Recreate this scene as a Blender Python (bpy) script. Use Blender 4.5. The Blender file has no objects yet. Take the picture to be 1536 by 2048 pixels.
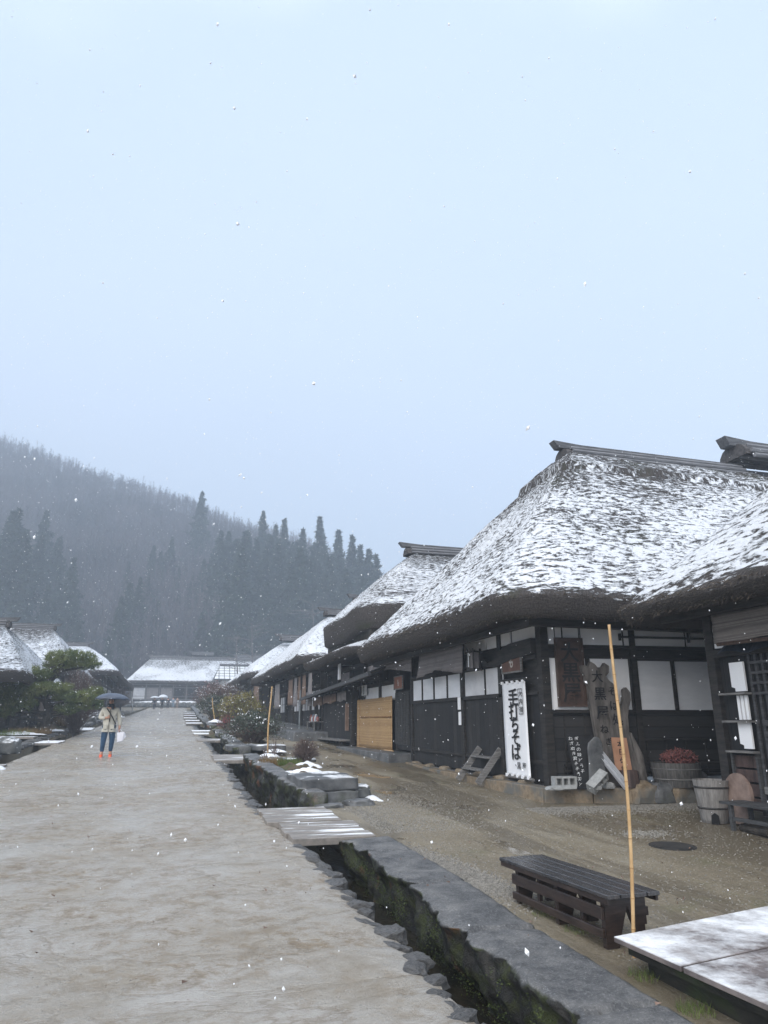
import bpy, bmesh, math, random
import numpy as np
from mathutils import Vector, Matrix, noise

random.seed(7)
RNG = np.random.default_rng(11)
SC = bpy.context.scene
COL = SC.collection
S = 0.03267                     # the street climbs away from the camera

# ------------------------------------------------------------------ camera
cam_data = bpy.data.cameras.new('camera')
cam = bpy.data.objects.new('camera', cam_data)
COL.objects.link(cam)
cam.location = (0, 0, 1.8)
cam.rotation_euler = (math.radians(90 + 16.514), 0, math.radians(-16.403))
cam_data.sensor_fit = 'VERTICAL'
cam_data.sensor_height = 24.0
cam_data.lens = 1420 / 2048 * 24.0
cam_data.clip_start = 0.05
cam_data.clip_end = 3000
SC.camera = cam
SC.render.resolution_x = 768
SC.render.resolution_y = 1024

# ------------------------------------------------------------------ world, sun, exposure
SUN_EL, SUN_AZ = math.radians(36), math.radians(222)
w = bpy.data.worlds.new('World')
SC.world = w
w.use_nodes = True
nt = w.node_tree
nt.nodes.clear()
N = nt.nodes.new
L = nt.links.new
out = N('ShaderNodeOutputWorld')
sky = N('ShaderNodeTexSky'); sky.sky_type = 'NISHITA'; sky.sun_disc = False
sky.sun_elevation = SUN_EL; sky.sun_rotation = SUN_AZ; sky.air_density = 1.5; sky.dust_density = 4
b1 = N('ShaderNodeBackground'); b1.inputs[1].default_value = 0.10
L(sky.outputs[0], b1.inputs[0])
tc = N('ShaderNodeTexCoord'); sep = N('ShaderNodeSeparateXYZ'); L(tc.outputs['Generated'], sep.inputs[0])
nz = N('ShaderNodeTexNoise'); nz.inputs['Scale'].default_value = 1.6; nz.inputs['Detail'].default_value = 4
nz.inputs['Roughness'].default_value = 0.45
mpg = N('ShaderNodeMapping'); mpg.inputs['Scale'].default_value = (1, 1, 2.2)
L(tc.outputs['Generated'], mpg.inputs[0]); L(mpg.outputs[0], nz.inputs[0])
ma = N('ShaderNodeMath'); ma.operation = 'MULTIPLY_ADD'; ma.inputs[1].default_value = 0.52; 
L(nz.outputs[0], ma.inputs[0]); L(sep.outputs[2], ma.inputs[2])
ms = N('ShaderNodeMath'); ms.operation = 'MULTIPLY'; ms.inputs[1].default_value = 0.8; L(ma.outputs[0], ms.inputs[0])
rp = N('ShaderNodeValToRGB')
rp.color_ramp.interpolation = 'EASE'
e = rp.color_ramp.elements
e[0].position = 0.16; e[0].color = (.245, .290, .365, 1)
e[1].position = 1.0; e[1].color = (.92, .90, .87, 1)
k = e.new(0.86); k.color = (.36, .41, .49, 1)
k = e.new(0.38); k.color = (.285, .335, .405, 1)
k = e.new(0.60); k.color = (.305, .355, .438, 1)
k = e.new(0.78); k.color = (.282, .336, .432, 1)
L(ms.outputs[0], rp.inputs[0])
b2 = N('ShaderNodeBackground'); b2.inputs[1].default_value = 1.55
L(rp.outputs[0], b2.inputs[0])
mx = N('ShaderNodeMixShader'); mx.inputs[0].default_value = 0.9
L(b1.outputs[0], mx.inputs[1]); L(b2.outputs[0], mx.inputs[2]); L(mx.outputs[0], out.inputs[0])

sun_data = bpy.data.lights.new('sun', 'SUN')
sun_data.energy = 1.35
sun_data.angle = math.radians(60)
sun_data.color = (1.0, 0.93, 0.84)
sun = bpy.data.objects.new('sun', sun_data)
COL.objects.link(sun)
sd = Vector((math.sin(SUN_AZ) * math.cos(SUN_EL), math.cos(SUN_AZ) * math.cos(SUN_EL), math.sin(SUN_EL)))
sun.rotation_euler = (-sd).to_track_quat('-Z', 'Y').to_euler()

vs = SC.view_settings
vs.view_transform = 'Standard'; vs.look = 'None'; vs.exposure = 0.92; vs.gamma = 1; vs.use_curve_mapping = False
SC.cycles.volume_bounces = 1
SC.cycles.max_bounces = 6
SC.cycles.transparent_max_bounces = 6

# ------------------------------------------------------------------ materials
def new_mat(name):
    m = bpy.data.materials.new(name); m.use_nodes = True
    return m, m.node_tree.nodes, m.node_tree.links, m.node_tree.nodes['Principled BSDF']

def noise_node(nd, ln, vec, scale, detail=5, rough=0.6, stretch=(1, 1, 1), dist=0):
    mp = nd.new('ShaderNodeMapping'); mp.inputs['Scale'].default_value = stretch
    ln.new(vec, mp.inputs[0])
    n = nd.new('ShaderNodeTexNoise'); n.inputs['Scale'].default_value = scale
    n.inputs['Detail'].default_value = detail; n.inputs['Roughness'].default_value = rough
    n.inputs['Distortion'].default_value = dist
    ln.new(mp.outputs[0], n.inputs[0])
    return n.outputs[0]

def ramp(nd, ln, fac, stops, interp='LINEAR'):
    r = nd.new('ShaderNodeValToRGB'); r.color_ramp.interpolation = interp
    el = r.color_ramp.elements
    while len(el) < len(stops): el.new(0.5)
    for q, (p, c) in zip(el, stops):
        q.position = p
        q.color = (c, c, c, 1) if isinstance(c, (int, float)) else (*c, 1)
    ln.new(fac, r.inputs[0])
    return r.outputs[0]

def mixc(nd, ln, fac, a, b):
    m = nd.new('ShaderNodeMix'); m.data_type = 'RGBA'
    for i, v in ((0, fac), (6, a), (7, b)):
        if isinstance(v, (int, float)): m.inputs[i].default_value = v
        elif isinstance(v, tuple): m.inputs[i].default_value = (*v, 1)
        else: ln.new(v, m.inputs[i])
    return m.outputs[2]

def mth(nd, ln, op, a, b=None, c=None):
    m = nd.new('ShaderNodeMath'); m.operation = op
    for i, v in enumerate((a, b, c)):
        if v is None: continue
        if isinstance(v, (int, float)): m.inputs[i].default_value = v
        else: ln.new(v, m.inputs[i])
    return m.outputs[0]

def bump(nd, ln, bs, h, strength=0.5, dist=0.02):
    b = nd.new('ShaderNodeBump'); b.inputs['Strength'].default_value = strength
    b.inputs['Distance'].default_value = dist
    ln.new(h, b.inputs['Height']); ln.new(b.outputs[0], bs.inputs['Normal'])

def mat(name, c1, c2, scale=4, rough=0.75, stretch=(1, 1, 1), bstr=0.4, bdist=0.01, lo=0.35, hi=0.65, detail=6, extra=None, coord='Object', spec=0.4):
    m, nd, ln, bs = new_mat(name)
    t = nd.new('ShaderNodeTexCoord').outputs[coord]
    n = noise_node(nd, ln, t, scale, detail, 0.65, stretch)
    c = ramp(nd, ln, n, [(lo, c1), (hi, c2)])
    if extra:   # (colour, scale, lo, hi): patches of another colour
        n2 = noise_node(nd, ln, t, extra[1], 5, 0.6)
        f = ramp(nd, ln, n2, [(extra[2], 0.0), (extra[3], 1.0)])
        c = mixc(nd, ln, f, c, extra[0])
    ln.new(c, bs.inputs['Base Color'])
    bs.inputs['Roughness'].default_value = rough
    bs.inputs['Specular IOR Level'].default_value = spec
    if bstr: bump(nd, ln, bs, n, bstr, bdist)
    return m

def snowed(name, c1, c2, scale, stretch, snow_scale, lo, hi, rough=0.6, snow_stretch=(1, 1, 1)):
    """a surface whose upward faces carry patches of snow"""
    m, nd, ln, bs = new_mat(name)
    t = nd.new('ShaderNodeTexCoord').outputs['Object']
    n = noise_node(nd, ln, t, scale, 6, 0.65, stretch)
    c = ramp(nd, ln, n, [(.35, c1), (.65, c2)])
    n2 = noise_node(nd, ln, t, snow_scale, 7, 0.7, snow_stretch)
    geo = nd.new('ShaderNodeNewGeometry')
    sp = nd.new('ShaderNodeSeparateXYZ'); ln.new(geo.outputs['Normal'], sp.inputs[0])
    up = ramp(nd, ln, sp.outputs[2], [(.55, 0.0), (.85, 1.0)])
    f = mth(nd, ln, 'MULTIPLY', ramp(nd, ln, n2, [(lo, 0.0), (hi, 1.0)]), up)
    c = mixc(nd, ln, f, c, (.82, .84, .86))
    ln.new(c, bs.inputs['Base Color']); bs.inputs['Roughness'].default_value = rough
    h = mth(nd, ln, 'ADD', mth(nd, ln, 'MULTIPLY', n, .3), f)
    bump(nd, ln, bs, h, .6, .015)
    return m

def planks(name, c1, c2, axis='Z', pitch=0.18, rough=0.7, seam=0.06, wave=.6):
    """weathered boards: grain runs across `axis`, dark seams every `pitch` metres along it"""
    m, nd, ln, bs = new_mat(name)
    t = nd.new('ShaderNodeTexCoord').outputs['Object']
    sp = nd.new('ShaderNodeSeparateXYZ'); ln.new(t, sp.inputs[0])
    i = 'XYZ'.index(axis)
    q = mth(nd, ln, 'DIVIDE', sp.outputs[i], pitch)
    fr = mth(nd, ln, 'FRACT', q); fl = mth(nd, ln, 'FLOOR', q)
    st = [2.0, 2.0, 2.0]; st[i] = 22.0
    n = noise_node(nd, ln, t, 1.2, 6, .7, tuple(st))
    wn = nd.new('ShaderNodeTexWhiteNoise'); wn.noise_dimensions = '1D'; ln.new(fl, wn.inputs['W'])
    f = mth(nd, ln, 'ADD', mth(nd, ln, 'MULTIPLY', n, wave), mth(nd, ln, 'MULTIPLY', wn.outputs[0], .35))
    c = ramp(nd, ln, f, [(.25, c1), (.75, c2)])
    s1 = mth(nd, ln, 'LESS_THAN', fr, seam)
    c = mixc(nd, ln, s1, c, tuple(v * .25 for v in c1))
    ln.new(c, bs.inputs['Base Color']); bs.inputs['Roughness'].default_value = rough
    h = mth(nd, ln, 'SUBTRACT', mth(nd, ln, 'MULTIPLY', n, .4), s1)
    bump(nd, ln, bs, h, .6, .008)
    return m

def thatch_mat(name, bare_top=0.8, cover=0.5, seed=0.0, dark=1.0):
    """UV: u metres along the eave, v 0 at the eave .. 1 at the ridge (negative on the cut edge and underside)"""
    m, nd, ln, bs = new_mat(name)
    uv = nd.new('ShaderNodeUVMap').outputs[0]
    sp = nd.new('ShaderNodeSeparateXYZ'); ln.new(uv, sp.inputs[0])
    mp = nd.new('ShaderNodeMapping'); mp.inputs['Location'].default_value = (seed * 13.7, 0, 0); mp.inputs['Scale'].default_value = (1, 8, 1)
    ln.new(uv, mp.inputs[0]); p = mp.outputs[0]
    streak = noise_node(nd, ln, p, 3.2, 8, .66, (1.0, 2.7, 1), .25)
    fine = noise_node(nd, ln, p, 12, 4, .65, (1.0, 2.2, 1), .2)
    big = noise_node(nd, ln, p, .28, 4, .6, (1, 1.5, 1), .6)
    straw = noise_node(nd, ln, p, 6, 5, .7, (6, 1, 1))
    c = ramp(nd, ln, straw, [(.3, tuple(v * dark for v in (.025, .023, .023))), (.72, tuple(v * dark for v in (.115, .102, .096)))])
    moss = ramp(nd, ln, noise_node(nd, ln, p, .6, 5, .6), [(.55, 0.0), (.72, .7)])
    c = mixc(nd, ln, moss, c, (.045, .052, .024))
    v = sp.outputs[1]
    # snow: streaks + large drifts, thinning towards the ridge and stopping at the cut edge
    f = mth(nd, ln, 'ADD', mth(nd, ln, 'MULTIPLY', streak, 1.35), mth(nd, ln, 'MULTIPLY', fine, .60))
    f = mth(nd, ln, 'ADD', f, mth(nd, ln, 'MULTIPLY', big, .50))
    topf = ramp(nd, ln, v, [(0.0, .12), (.05, .0), (bare_top - .25, 0.0), (bare_top, .115), (1.0, .12)])
    f = mth(nd, ln, 'SUBTRACT', f, topf)
    f = mth(nd, ln, 'SUBTRACT', f, 1.225 - cover)
    f = mth(nd, ln, 'MULTIPLY', f, 7.5)
    f.node.use_clamp = True
    ed = ramp(nd, ln, mth(nd, ln, 'ADD', v, mth(nd, ln, 'MULTIPLY_ADD', streak, .30, -.165)), [(0.0, 0.0), (.02, 1.0)])
    f = mth(nd, ln, 'MULTIPLY', f, ed)
    c = mixc(nd, ln, f, c, (.80, .83, .87))
    ln.new(c, bs.inputs['Base Color'])
    bs.inputs['Roughness'].default_value = .85
    bs.inputs['Specular IOR Level'].default_value = .15
    h = mth(nd, ln, 'ADD', mth(nd, ln, 'MULTIPLY', f, .55), mth(nd, ln, 'MULTIPLY', streak, .9))
    h = mth(nd, ln, 'ADD', h, mth(nd, ln, 'MULTIPLY', straw, .35))
    h = mth(nd, ln, 'ADD', h, mth(nd, ln, 'MULTIPLY', fine, .4))
    bump(nd, ln, bs, h, .9, .09)
    return m

M = {}
M['dark_wood'] = planks('dark_wood', (.010, .011, .013), (.034, .032, .032), 'Y', .24)
M['dark_wood_x'] = planks('dark_wood_boards', (.011, .012, .014), (.036, .034, .034), 'Z', .21)
M['beam'] = mat('dark_beam', (.012, .012, .013), (.04, .036, .033), 3, .65, (1, 1, 6), .3)
M['grey_wood'] = mat('grey_weathered_wood', (.10, .10, .10), (.24, .235, .23), 5, .75, (1, 1, 8), .5)
M['brown_wood'] = mat('brown_wood', (.038, .024, .019), (.095, .060, .046), 5, .5, (1, 6, 1), .4)
M['bench_wood'] = mat('wet_bench_wood', (.018, .013, .012), (.05, .034, .028), 6, .32, (1, 1, 6), .35, spec=.5)
M['bench_top'] = mat('wet_bench_slat', (.025, .026, .030), (.07, .066, .066), 7, .22, (8, 1, 1), .35, spec=.7)
M['plaster'] = mat('white_plaster', (.80, .81, .83), (.87, .88, .89), 1.5, .85, (1, 1, 1), .1)
M['paper'] = mat('shoji_paper', (.80, .82, .85), (.88, .89, .91), 1.3, .8, (1, 1, 1), .05)
M['paper_grey'] = mat('grey_window_paper', (.62, .65, .69), (.74, .76, .80), 1.1, .55, (1, 1, 3), .05)
M['paper_dim'] = mat('dim_window_paper', (.52, .53, .56), (.64, .65, .67), 2.2, .7, (1, 1, 1), .05)
M['ink'] = mat('black_ink', (.010, .010, .012), (.022, .022, .024), 8, .6, bstr=0)
M['white_paint'] = mat('white_paint', (.60, .62, .64), (.75, .77, .78), 9, .6, bstr=0)
M['cloth'] = mat('white_cloth', (.80, .82, .85), (.88, .89, .91), 3, .9, (1, 1, 1), .2, .01)
M['tie'] = mat('grey_tie', (.3, .31, .33), (.4, .41, .43), 4, .9)
M['curtain'] = planks('linen_curtain', (.16, .15, .155), (.27, .25, .25), 'Z', .022, .9, .25)
M['noren'] = mat('brown_noren', (.17, .115, .085), (.27, .19, .15), 3, .9, (1, 1, 1), .2)
M['noren_grey'] = mat('grey_noren', (.20, .19, .20), (.30, .28, .28), 3, .9, (1, 1, 1), .2)
M['reed'] = planks('reed_blind', (.34, .20, .09), (.50, .33, .16), 'Z', .035, .7, .16, .9)
M['old_reed'] = planks('old_reed_blind', (.13, .115, .105), (.30, .27, .25), 'Z', .016, .8, .25)
M['bamboo'] = mat('bamboo', (.38, .23, .10), (.64, .45, .24), 4, .38, (1, 1, .7), .05)
M['bamboo_node'] = mat('bamboo_node', (.20, .09, .03), (.42, .24, .09), 9, .5)
M['stone'] = mat('grey_stone', (.055, .060, .066), (.17, .175, .18), 2.6, .55, (1, 1, 1), .8, .03, extra=((.045, .055, .03), 1.1, .58, .74))
M['wet_stone'] = mat('wet_edge_stone', (.035, .037, .041), (.165, .160, .152), 6, .38, (1, 1, 2.5), .9, .03, spec=.6)
M['granite'] = mat('tan_granite', (.17, .13, .085), (.30, .24, .17), 12, .75, (1, 1, 1), .5, .008, extra=((.14, .14, .13), 1.3, .5, .62))
M['slab_grey'] = mat('grey_slab', (.17, .18, .195), (.27, .28, .29), 5, .5, (1, 1, 1), .4)
M['concrete'] = mat('concrete_block_grey', (.25, .26, .26), (.38, .39, .39), 14, .85, (1, 1, 1), .5)
M['snow'] = mat('snow', (.78, .80, .84), (.86, .88, .90), 6, .7, (1, 1, 1), .8, .03)
M['deck'] = snowed('snowy_deck', (.10, .085, .085), (.22, .19, .18), 4, (1, 1, 1), 1.7, .40, .62)
M['deck_dark'] = mat('deck_edge', (.012, .013, .012), (.035, .034, .028), 5, .6, (1, 1, 3), .6, extra=((.03, .045, .015), 2.5, .55, .7))
M['bridge'] = snowed('snowy_bridge_planks', (.14, .13, .12), (.30, .27, .24), 4, (1, 7, 1), 2.0, .52, .58, snow_stretch=(.25, 2.2, 1))
M['bridge_snow'] = snowed('snow_covered_planks', (.14, .13, .12), (.30, .27, .24), 4, (1, 7, 1), 1.2, .25, .4)
M['stone_snow'] = snowed('stone_with_snow', (.05, .055, .06), (.15, .155, .16), 3, (1, 1, 1), 1.3, .50, .60)
M['rock_snow'] = snowed('rock_with_snow', (.05, .055, .055), (.14, .145, .14), 3, (1, 1, 1), 2.2, .45, .60)
M['tile_snow'] = snowed('tiles_with_snow', (.04, .05, .06), (.10, .11, .12), 3, (1, 1, 1), 1.0, .2, .3)
M['bark'] = mat('bark', (.020, .018, .016), (.07, .06, .05), 7, .85, (1, 1, .4), .9, .03)
M['log'] = mat('dark_log', (.035, .024, .022), (.10, .065, .058), 8, .7, (1, 1, .3), .9, .02)
M['ridge_bark'] = mat('ridge_bark', (.035, .032, .032), (.10, .092, .09), 5, .8, (1, 3, 3), .8, .03)
M['ridge_pole'] = snowed('snowy_ridge_pole', (.10, .10, .105), (.22, .22, .23), 3, (.5, 3, 3), 1.6, .38, .46)
M['iron'] = mat('dark_iron', (.018, .018, .018), (.05, .047, .045), 6, .6, bstr=.3)
M['barrel_wood'] = mat('grey_barrel_staves', (.13, .125, .12), (.27, .26, .25), 5, .7, (6, 6, .6), .6)
M['millwood'] = mat('pale_brown_wood_disc', (.15, .105, .085), (.27, .20, .17), 5, .8)
M['carved'] = mat('driftwood_board', (.060, .055, .050), (.175, .160, .150), 3, .65, (3, 3, .7), .8, .02)
M['paper_sign'] = mat('orange_brown_board', (.38, .20, .12), (.50, .28, .18), 3, .7, bstr=.1)
M['sign_brown'] = mat('brown_sign_face', (.10, .050, .036), (.17, .092, .068), 4, .6)
M['sign_red'] = mat('reddish_sign_face', (.20, .085, .060), (.28, .13, .095), 4, .6)
M['soil'] = mat('bed_soil', (.055, .042, .026), (.13, .095, .055), 6, .9, (1, 1, 1), 1.0, .04, extra=((.045, .065, .020), 2.2, .50, .64))
M['moss'] = mat('moss', (.020, .032, .008), (.075, .095, .022), 9, .95, (1, 1, 1), 1.0, .03)
M['moss_leaf'] = mat('moss_leaf', (.022, .038, .010), (.075, .10, .022), 9, .85, bstr=0)
M['grass'] = mat('green_grass_blade', (.06, .10, .02), (.16, .20, .06), 3, .8, bstr=0)
M['dry_grass'] = mat('dry_grass_blade', (.14, .085, .035), (.27, .19, .09), 3, .8, bstr=0)
M['pine'] = mat('pine_needle', (.045, .085, .030), (.21, .23, .07), 1.1, .7, bstr=0)
M['yellow_leaf'] = mat('yellow_green_leaf', (.085, .10, .03), (.30, .25, .08), 2.2, .7, bstr=0)
M['dark_leaf'] = mat('grey_green_leaf', (.03, .045, .035), (.085, .105, .075), 4, .6, bstr=0)
M['red_leaf'] = mat('crimson_leaf', (.14, .025, .03), (.28, .06, .06), 4, .7, bstr=0)
M['dull_red'] = mat('dull_red_leaf', (.16, .05, .045), (.34, .14, .13), 4, .8, bstr=0)
M['twig'] = mat('brown_twig', (.07, .05, .045), (.17, .13, .12), 3, .8, bstr=0)
M['pale_twig'] = mat('pale_twig', (.12, .115, .115), (.22, .21, .21), 3, .8, bstr=0)
M['cedar'] = mat('cedar_needle', (.016, .030, .022), (.060, .085, .055), .22, .8, bstr=0)
M['bare'] = mat('bare_wood', (.035, .032, .037), (.17, .145, .155), .05, .85, bstr=0)
M['hill'] = mat('hill_floor', (.018, .018, .020), (.050, .042, .043), .06, .95, (1, 1, 1), .5, .5)
M['skin'] = mat('skin', (.42, .23, .16), (.50, .29, .21), 5, .55, bstr=0)
M['coat'] = mat('beige_coat', (.44, .42, .36), (.54, .52, .45), 5, .85, bstr=.3)
M['jeans'] = mat('blue_jeans', (.018, .050, .105), (.035, .085, .16), 8, .8, bstr=.2)
M['navy'] = mat('navy_cloth', (.015, .022, .035), (.03, .04, .06), 5, .8, bstr=.2)
M['tan'] = mat('tan_cloth', (.20, .15, .12), (.26, .20, .17), 5, .8, bstr=.2)
M['shoe'] = mat('orange_red_shoe', (.72, .10, .04), (.85, .16, .07), 5, .5, bstr=0)
M['hair'] = mat('black_hair', (.010, .009, .009), (.025, .022, .02), 9, .6)
M['umbrella'] = mat('dark_wet_umbrella', (.040, .055, .085), (.075, .095, .135), 5, .35, bstr=.1)
M['umbrella_white'] = mat('pale_umbrella', (.60, .63, .67), (.72, .75, .78), 2, .6, bstr=0)
M['bag'] = mat('white_paper_bag', (.66, .66, .72), (.78, .78, .83), 5, .6, bstr=.1)
M['green_sheet'] = mat('green_tarp', (.03, .20, .09), (.05, .28, .13), 3, .6)
M['blue_cloth'] = mat('blue_cloth', (.14, .20, .27), (.22, .28, .34), 3, .8)
M['metal_pole'] = mat('grey_metal_pole', (.16, .19, .21), (.24, .27, .29), 3, .4)
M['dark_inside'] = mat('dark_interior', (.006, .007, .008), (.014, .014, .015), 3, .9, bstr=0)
M['straw'] = mat('straw_ends', (.025, .022, .020), (.15, .125, .10), 14, .9, bstr=0)
M['grey_wood_dark'] = snowed('grey_ridge_board', (.05, .052, .055), (.13, .13, .135), 3, (1, 5, 5), 1.4, .48, .58)
M['grey_wood_bar'] = mat('dark_grey_bar', (.035, .037, .04), (.075, .077, .08), 5, .7, (1, 1, 8), .4)
M['pale_ink'] = mat('pale_carving', (.42, .40, .36), (.55, .52, .48), 8, .7, bstr=0)
M['grey_paint'] = mat('pale_grey_board', (.40, .42, .46), (.52, .54, .58), 4, .6)
M['dark_tub'] = mat('dark_tub_staves', (.05, .05, .05), (.13, .125, .12), 5, .7, (6, 6, .6), .6)
M['lat'] = mat('lattice_bar', (.030, .032, .036), (.075, .075, .08), 6, .7, (1, 1, 5), .5)
M['straw_wall'] = mat('dark_thatch_wall', (.016, .016, .014), (.05, .045, .035), 5, .9, (3, 3, 1), 1.0, .04)
M['brown_dark'] = planks('brown_timber', (.020, .017, .016), (.065, .052, .046), 'Y', .3)
M['dull_brown'] = mat('dull_brown_leaf', (.10, .065, .05), (.22, .15, .12), 4, .8, bstr=0)
M['pebble'] = mat('pebble', (.07, .066, .058), (.30, .285, .255), 30, .55, bstr=0, lo=.3, hi=.7, coord='Object')
M['flake'], nd_, ln_, bs_ = new_mat('snowflake'); bs_.inputs['Base Color'].default_value = (.9, .92, .95, 1); bs_.inputs['Roughness'].default_value = .9
bs_.inputs['Subsurface Weight'].default_value = 0.0
def ground_mat():
    m, nd, ln, bs = new_mat('wet_gravel_ground')
    t = nd.new('ShaderNodeTexCoord').outputs['Object']
    a = noise_node(nd, ln, t, .55, 7, .68, (1.2, .8, 1), .4)
    g = noise_node(nd, ln, t, 34, 5, .8)
    g2 = noise_node(nd, ln, t, 7, 5, .75)
    tr = noise_node(nd, ln, t, .8, 6, .62, (1.6, .22, 1), .3)
    c = ramp(nd, ln, a, [(.30, (.120, .094, .055)), (.50, (.205, .168, .108)), (.68, (.290, .258, .195))])
    c = mixc(nd, ln, ramp(nd, ln, g, [(.46, 0.0), (.64, .6)]), c, (.34, .31, .26))
    c = mixc(nd, ln, ramp(nd, ln, g, [(.33, .85), (.44, 0.0)]), c, (.070, .060, .045))
    c = mixc(nd, ln, ramp(nd, ln, g2, [(.50, 0.0), (.66, .5)]), c, (.14, .115, .080))
    wet = ramp(nd, ln, tr, [(.44, 0.0), (.54, 1.0)])
    c = mixc(nd, ln, mth(nd, ln, 'MULTIPLY', wet, .62), c, (.105, .086, .060))
    ms = ramp(nd, ln, noise_node(nd, ln, t, .9, 6, .7), [(.58, 0.0), (.70, .5)])
    c = mixc(nd, ln, ms, c, (.105, .110, .040))
    c = mixc(nd, ln, 0.0, c, c)
    ln.new(c, bs.inputs['Base Color'])
    pud = ramp(nd, ln, noise_node(nd, ln, t, 1.1, 4, .5, (1.2, .7, 1), .2), [(.60, 0.0), (.63, 1.0)])
    r = mth(nd, ln, 'SUBTRACT', .62, mth(nd, ln, 'MULTIPLY', wet, .34)); r = mth(nd, ln, 'SUBTRACT', r, mth(nd, ln, 'MULTIPLY', pud, .30)); ln.new(r, bs.inputs['Roughness'])
    h = mth(nd, ln, 'ADD', mth(nd, ln, 'MULTIPLY', g, .5), mth(nd, ln, 'MULTIPLY', g2, .6))
    flat = mth(nd, ln, 'MULTIPLY', mth(nd, ln, 'SUBTRACT', 1.0, mth(nd, ln, 'MULTIPLY', wet, .5)), mth(nd, ln, 'SUBTRACT', 1.0, mth(nd, ln, 'MULTIPLY', pud, .95)))
    bump(nd, ln, bs, mth(nd, ln, 'MULTIPLY', h, flat), .9, .035)
    return m
def road_mat():
    m, nd, ln, bs = new_mat('wet_earth_road')
    t = nd.new('ShaderNodeTexCoord').outputs['Object']
    # packed earth under a thin wet film: pale grey, tan grit showing through in flaky patches
    fl = noise_node(nd, ln, t, 5.0, 10, .80, (1, 1.1, 1), .3)
    fin = noise_node(nd, ln, t, 75, 4, .8)
    grit = noise_node(nd, ln, t, 20, 6, .8)
    a = noise_node(nd, ln, t, .45, 7, .62, (1, 1, 1), .4)
    b_ = noise_node(nd, ln, t, 1.3, 8, .72, (1, 1.15, 1), .3)
    lines = mth(nd, ln, 'ABSOLUTE', mth(nd, ln, 'SUBTRACT', noise_node(nd, ln, t, .55, 9, .62, (.7, 1.3, 1), .6), .5))
    c = ramp(nd, ln, b_, [(.34, (.345, .312, .262)), (.48, (.440, .418, .378)), (.62, (.530, .516, .490))])
    patch = ramp(nd, ln, a, [(.40, .12), (.58, 1.0)])
    scal = ramp(nd, ln, fl, [(.43, 1.0), (.53, .0)])
    c = mixc(nd, ln, mth(nd, ln, 'MULTIPLY', patch, mth(nd, ln, 'MULTIPLY', scal, .85)), c, (.225, .160, .090))
    c = mixc(nd, ln, mth(nd, ln, 'MULTIPLY', patch, .34), c, (.315, .250, .165))
    c = mixc(nd, ln, ramp(nd, ln, fl, [(.33, .6), (.40, 0.0)]), c, (.20, .165, .12))
    c = mixc(nd, ln, ramp(nd, ln, fin, [(.54, 0.0), (.70, .35)]), c, (.66, .64, .61))
    c = mixc(nd, ln, ramp(nd, ln, grit, [(.32, .55), (.42, 0.0)]), c, (.22, .18, .13))
    c = mixc(nd, ln, ramp(nd, ln, lines, [(.0, .50), (.012, 0.0)]), c, (.23, .185, .13))
    ln.new(c, bs.inputs['Base Color'])
    rr = ramp(nd, ln, b_, [(.40, .34), (.55, .14)]); ln.new(rr, bs.inputs['Roughness'])
    bs.inputs['Specular IOR Level'].default_value = .55
    h = mth(nd, ln, 'ADD', mth(nd, ln, 'MULTIPLY', fl, .8), mth(nd, ln, 'MULTIPLY', ramp(nd, ln, lines, [(0.0, 0.0), (.03, 1.0)]), .12))
    h = mth(nd, ln, 'ADD', h, mth(nd, ln, 'MULTIPLY', grit, .18)); h = mth(nd, ln, 'ADD', h, mth(nd, ln, 'MULTIPLY', fin, .07))
    bump(nd, ln, bs, h, .8, .065)
    return m
def canal_wall_mat():
    m, nd, ln, bs = new_mat('mossy_kerb_stone')
    t = nd.new('ShaderNodeTexCoord').outputs['Object']
    n = noise_node(nd, ln, t, 3.0, 10, .74); f = noise_node(nd, ln, t, 55, 4, .8)
    geo = nd.new('ShaderNodeNewGeometry'); sp = nd.new('ShaderNodeSeparateXYZ'); ln.new(geo.outputs['Normal'], sp.inputs[0])
    up = ramp(nd, ln, sp.outputs[2], [(.45, 0.0), (.8, 1.0)])
    side = ramp(nd, ln, n, [(.38, (.009, .010, .010)), (.50, (.024, .024, .022)), (.59, (.055, .054, .050)), (.70, (.15, .145, .13))])
    mo = ramp(nd, ln, noise_node(nd, ln, t, 4.2, 8, .75, (1, 1, 1.3), .4), [(.49, 0.0), (.57, .9)])
    side = mixc(nd, ln, mo, side, mixc(nd, ln, f, (.022, .034, .008), (.075, .085, .022)))
    rust = ramp(nd, ln, noise_node(nd, ln, t, 1.3, 5, .6, (1, 1.6, .6)), [(.60, 0.0), (.66, .8)])
    side = mixc(nd, ln, rust, side, (.17, .065, .020))
    top = ramp(nd, ln, n, [(.36, (.050, .052, .056)), (.47, (.115, .117, .120)), (.62, (.215, .212, .208))])
    top = mixc(nd, ln, ramp(nd, ln, f, [(.52, 0.0), (.68, .6)]), top, (.42, .42, .41))
    top = mixc(nd, ln, ramp(nd, ln, f, [(.30, .7), (.43, 0.0)]), top, (.05, .05, .05))
    ln.new(mixc(nd, ln, up, side, top), bs.inputs['Base Color'])
    bs.inputs['Roughness'].default_value = .5
    h = mth(nd, ln, 'ADD', n, mth(nd, ln, 'MULTIPLY', f, .15))
    bump(nd, ln, bs, h, 1.0, .09)
    return m
def water_mat():
    m, nd, ln, bs = new_mat('canal_water')
    t = nd.new('ShaderNodeTexCoord').outputs['Object']
    n = noise_node(nd, ln, t, 7, 4, .6, (1.5, .6, 1), .5)
    ln.new(ramp(nd, ln, n, [(.35, (.012, .012, .009)), (.7, (.045, .038, .025))]), bs.inputs['Base Color'])
    bs.inputs['Roughness'].default_value = .08
    bump(nd, ln, bs, n, .5, .03)
    return m
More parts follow.
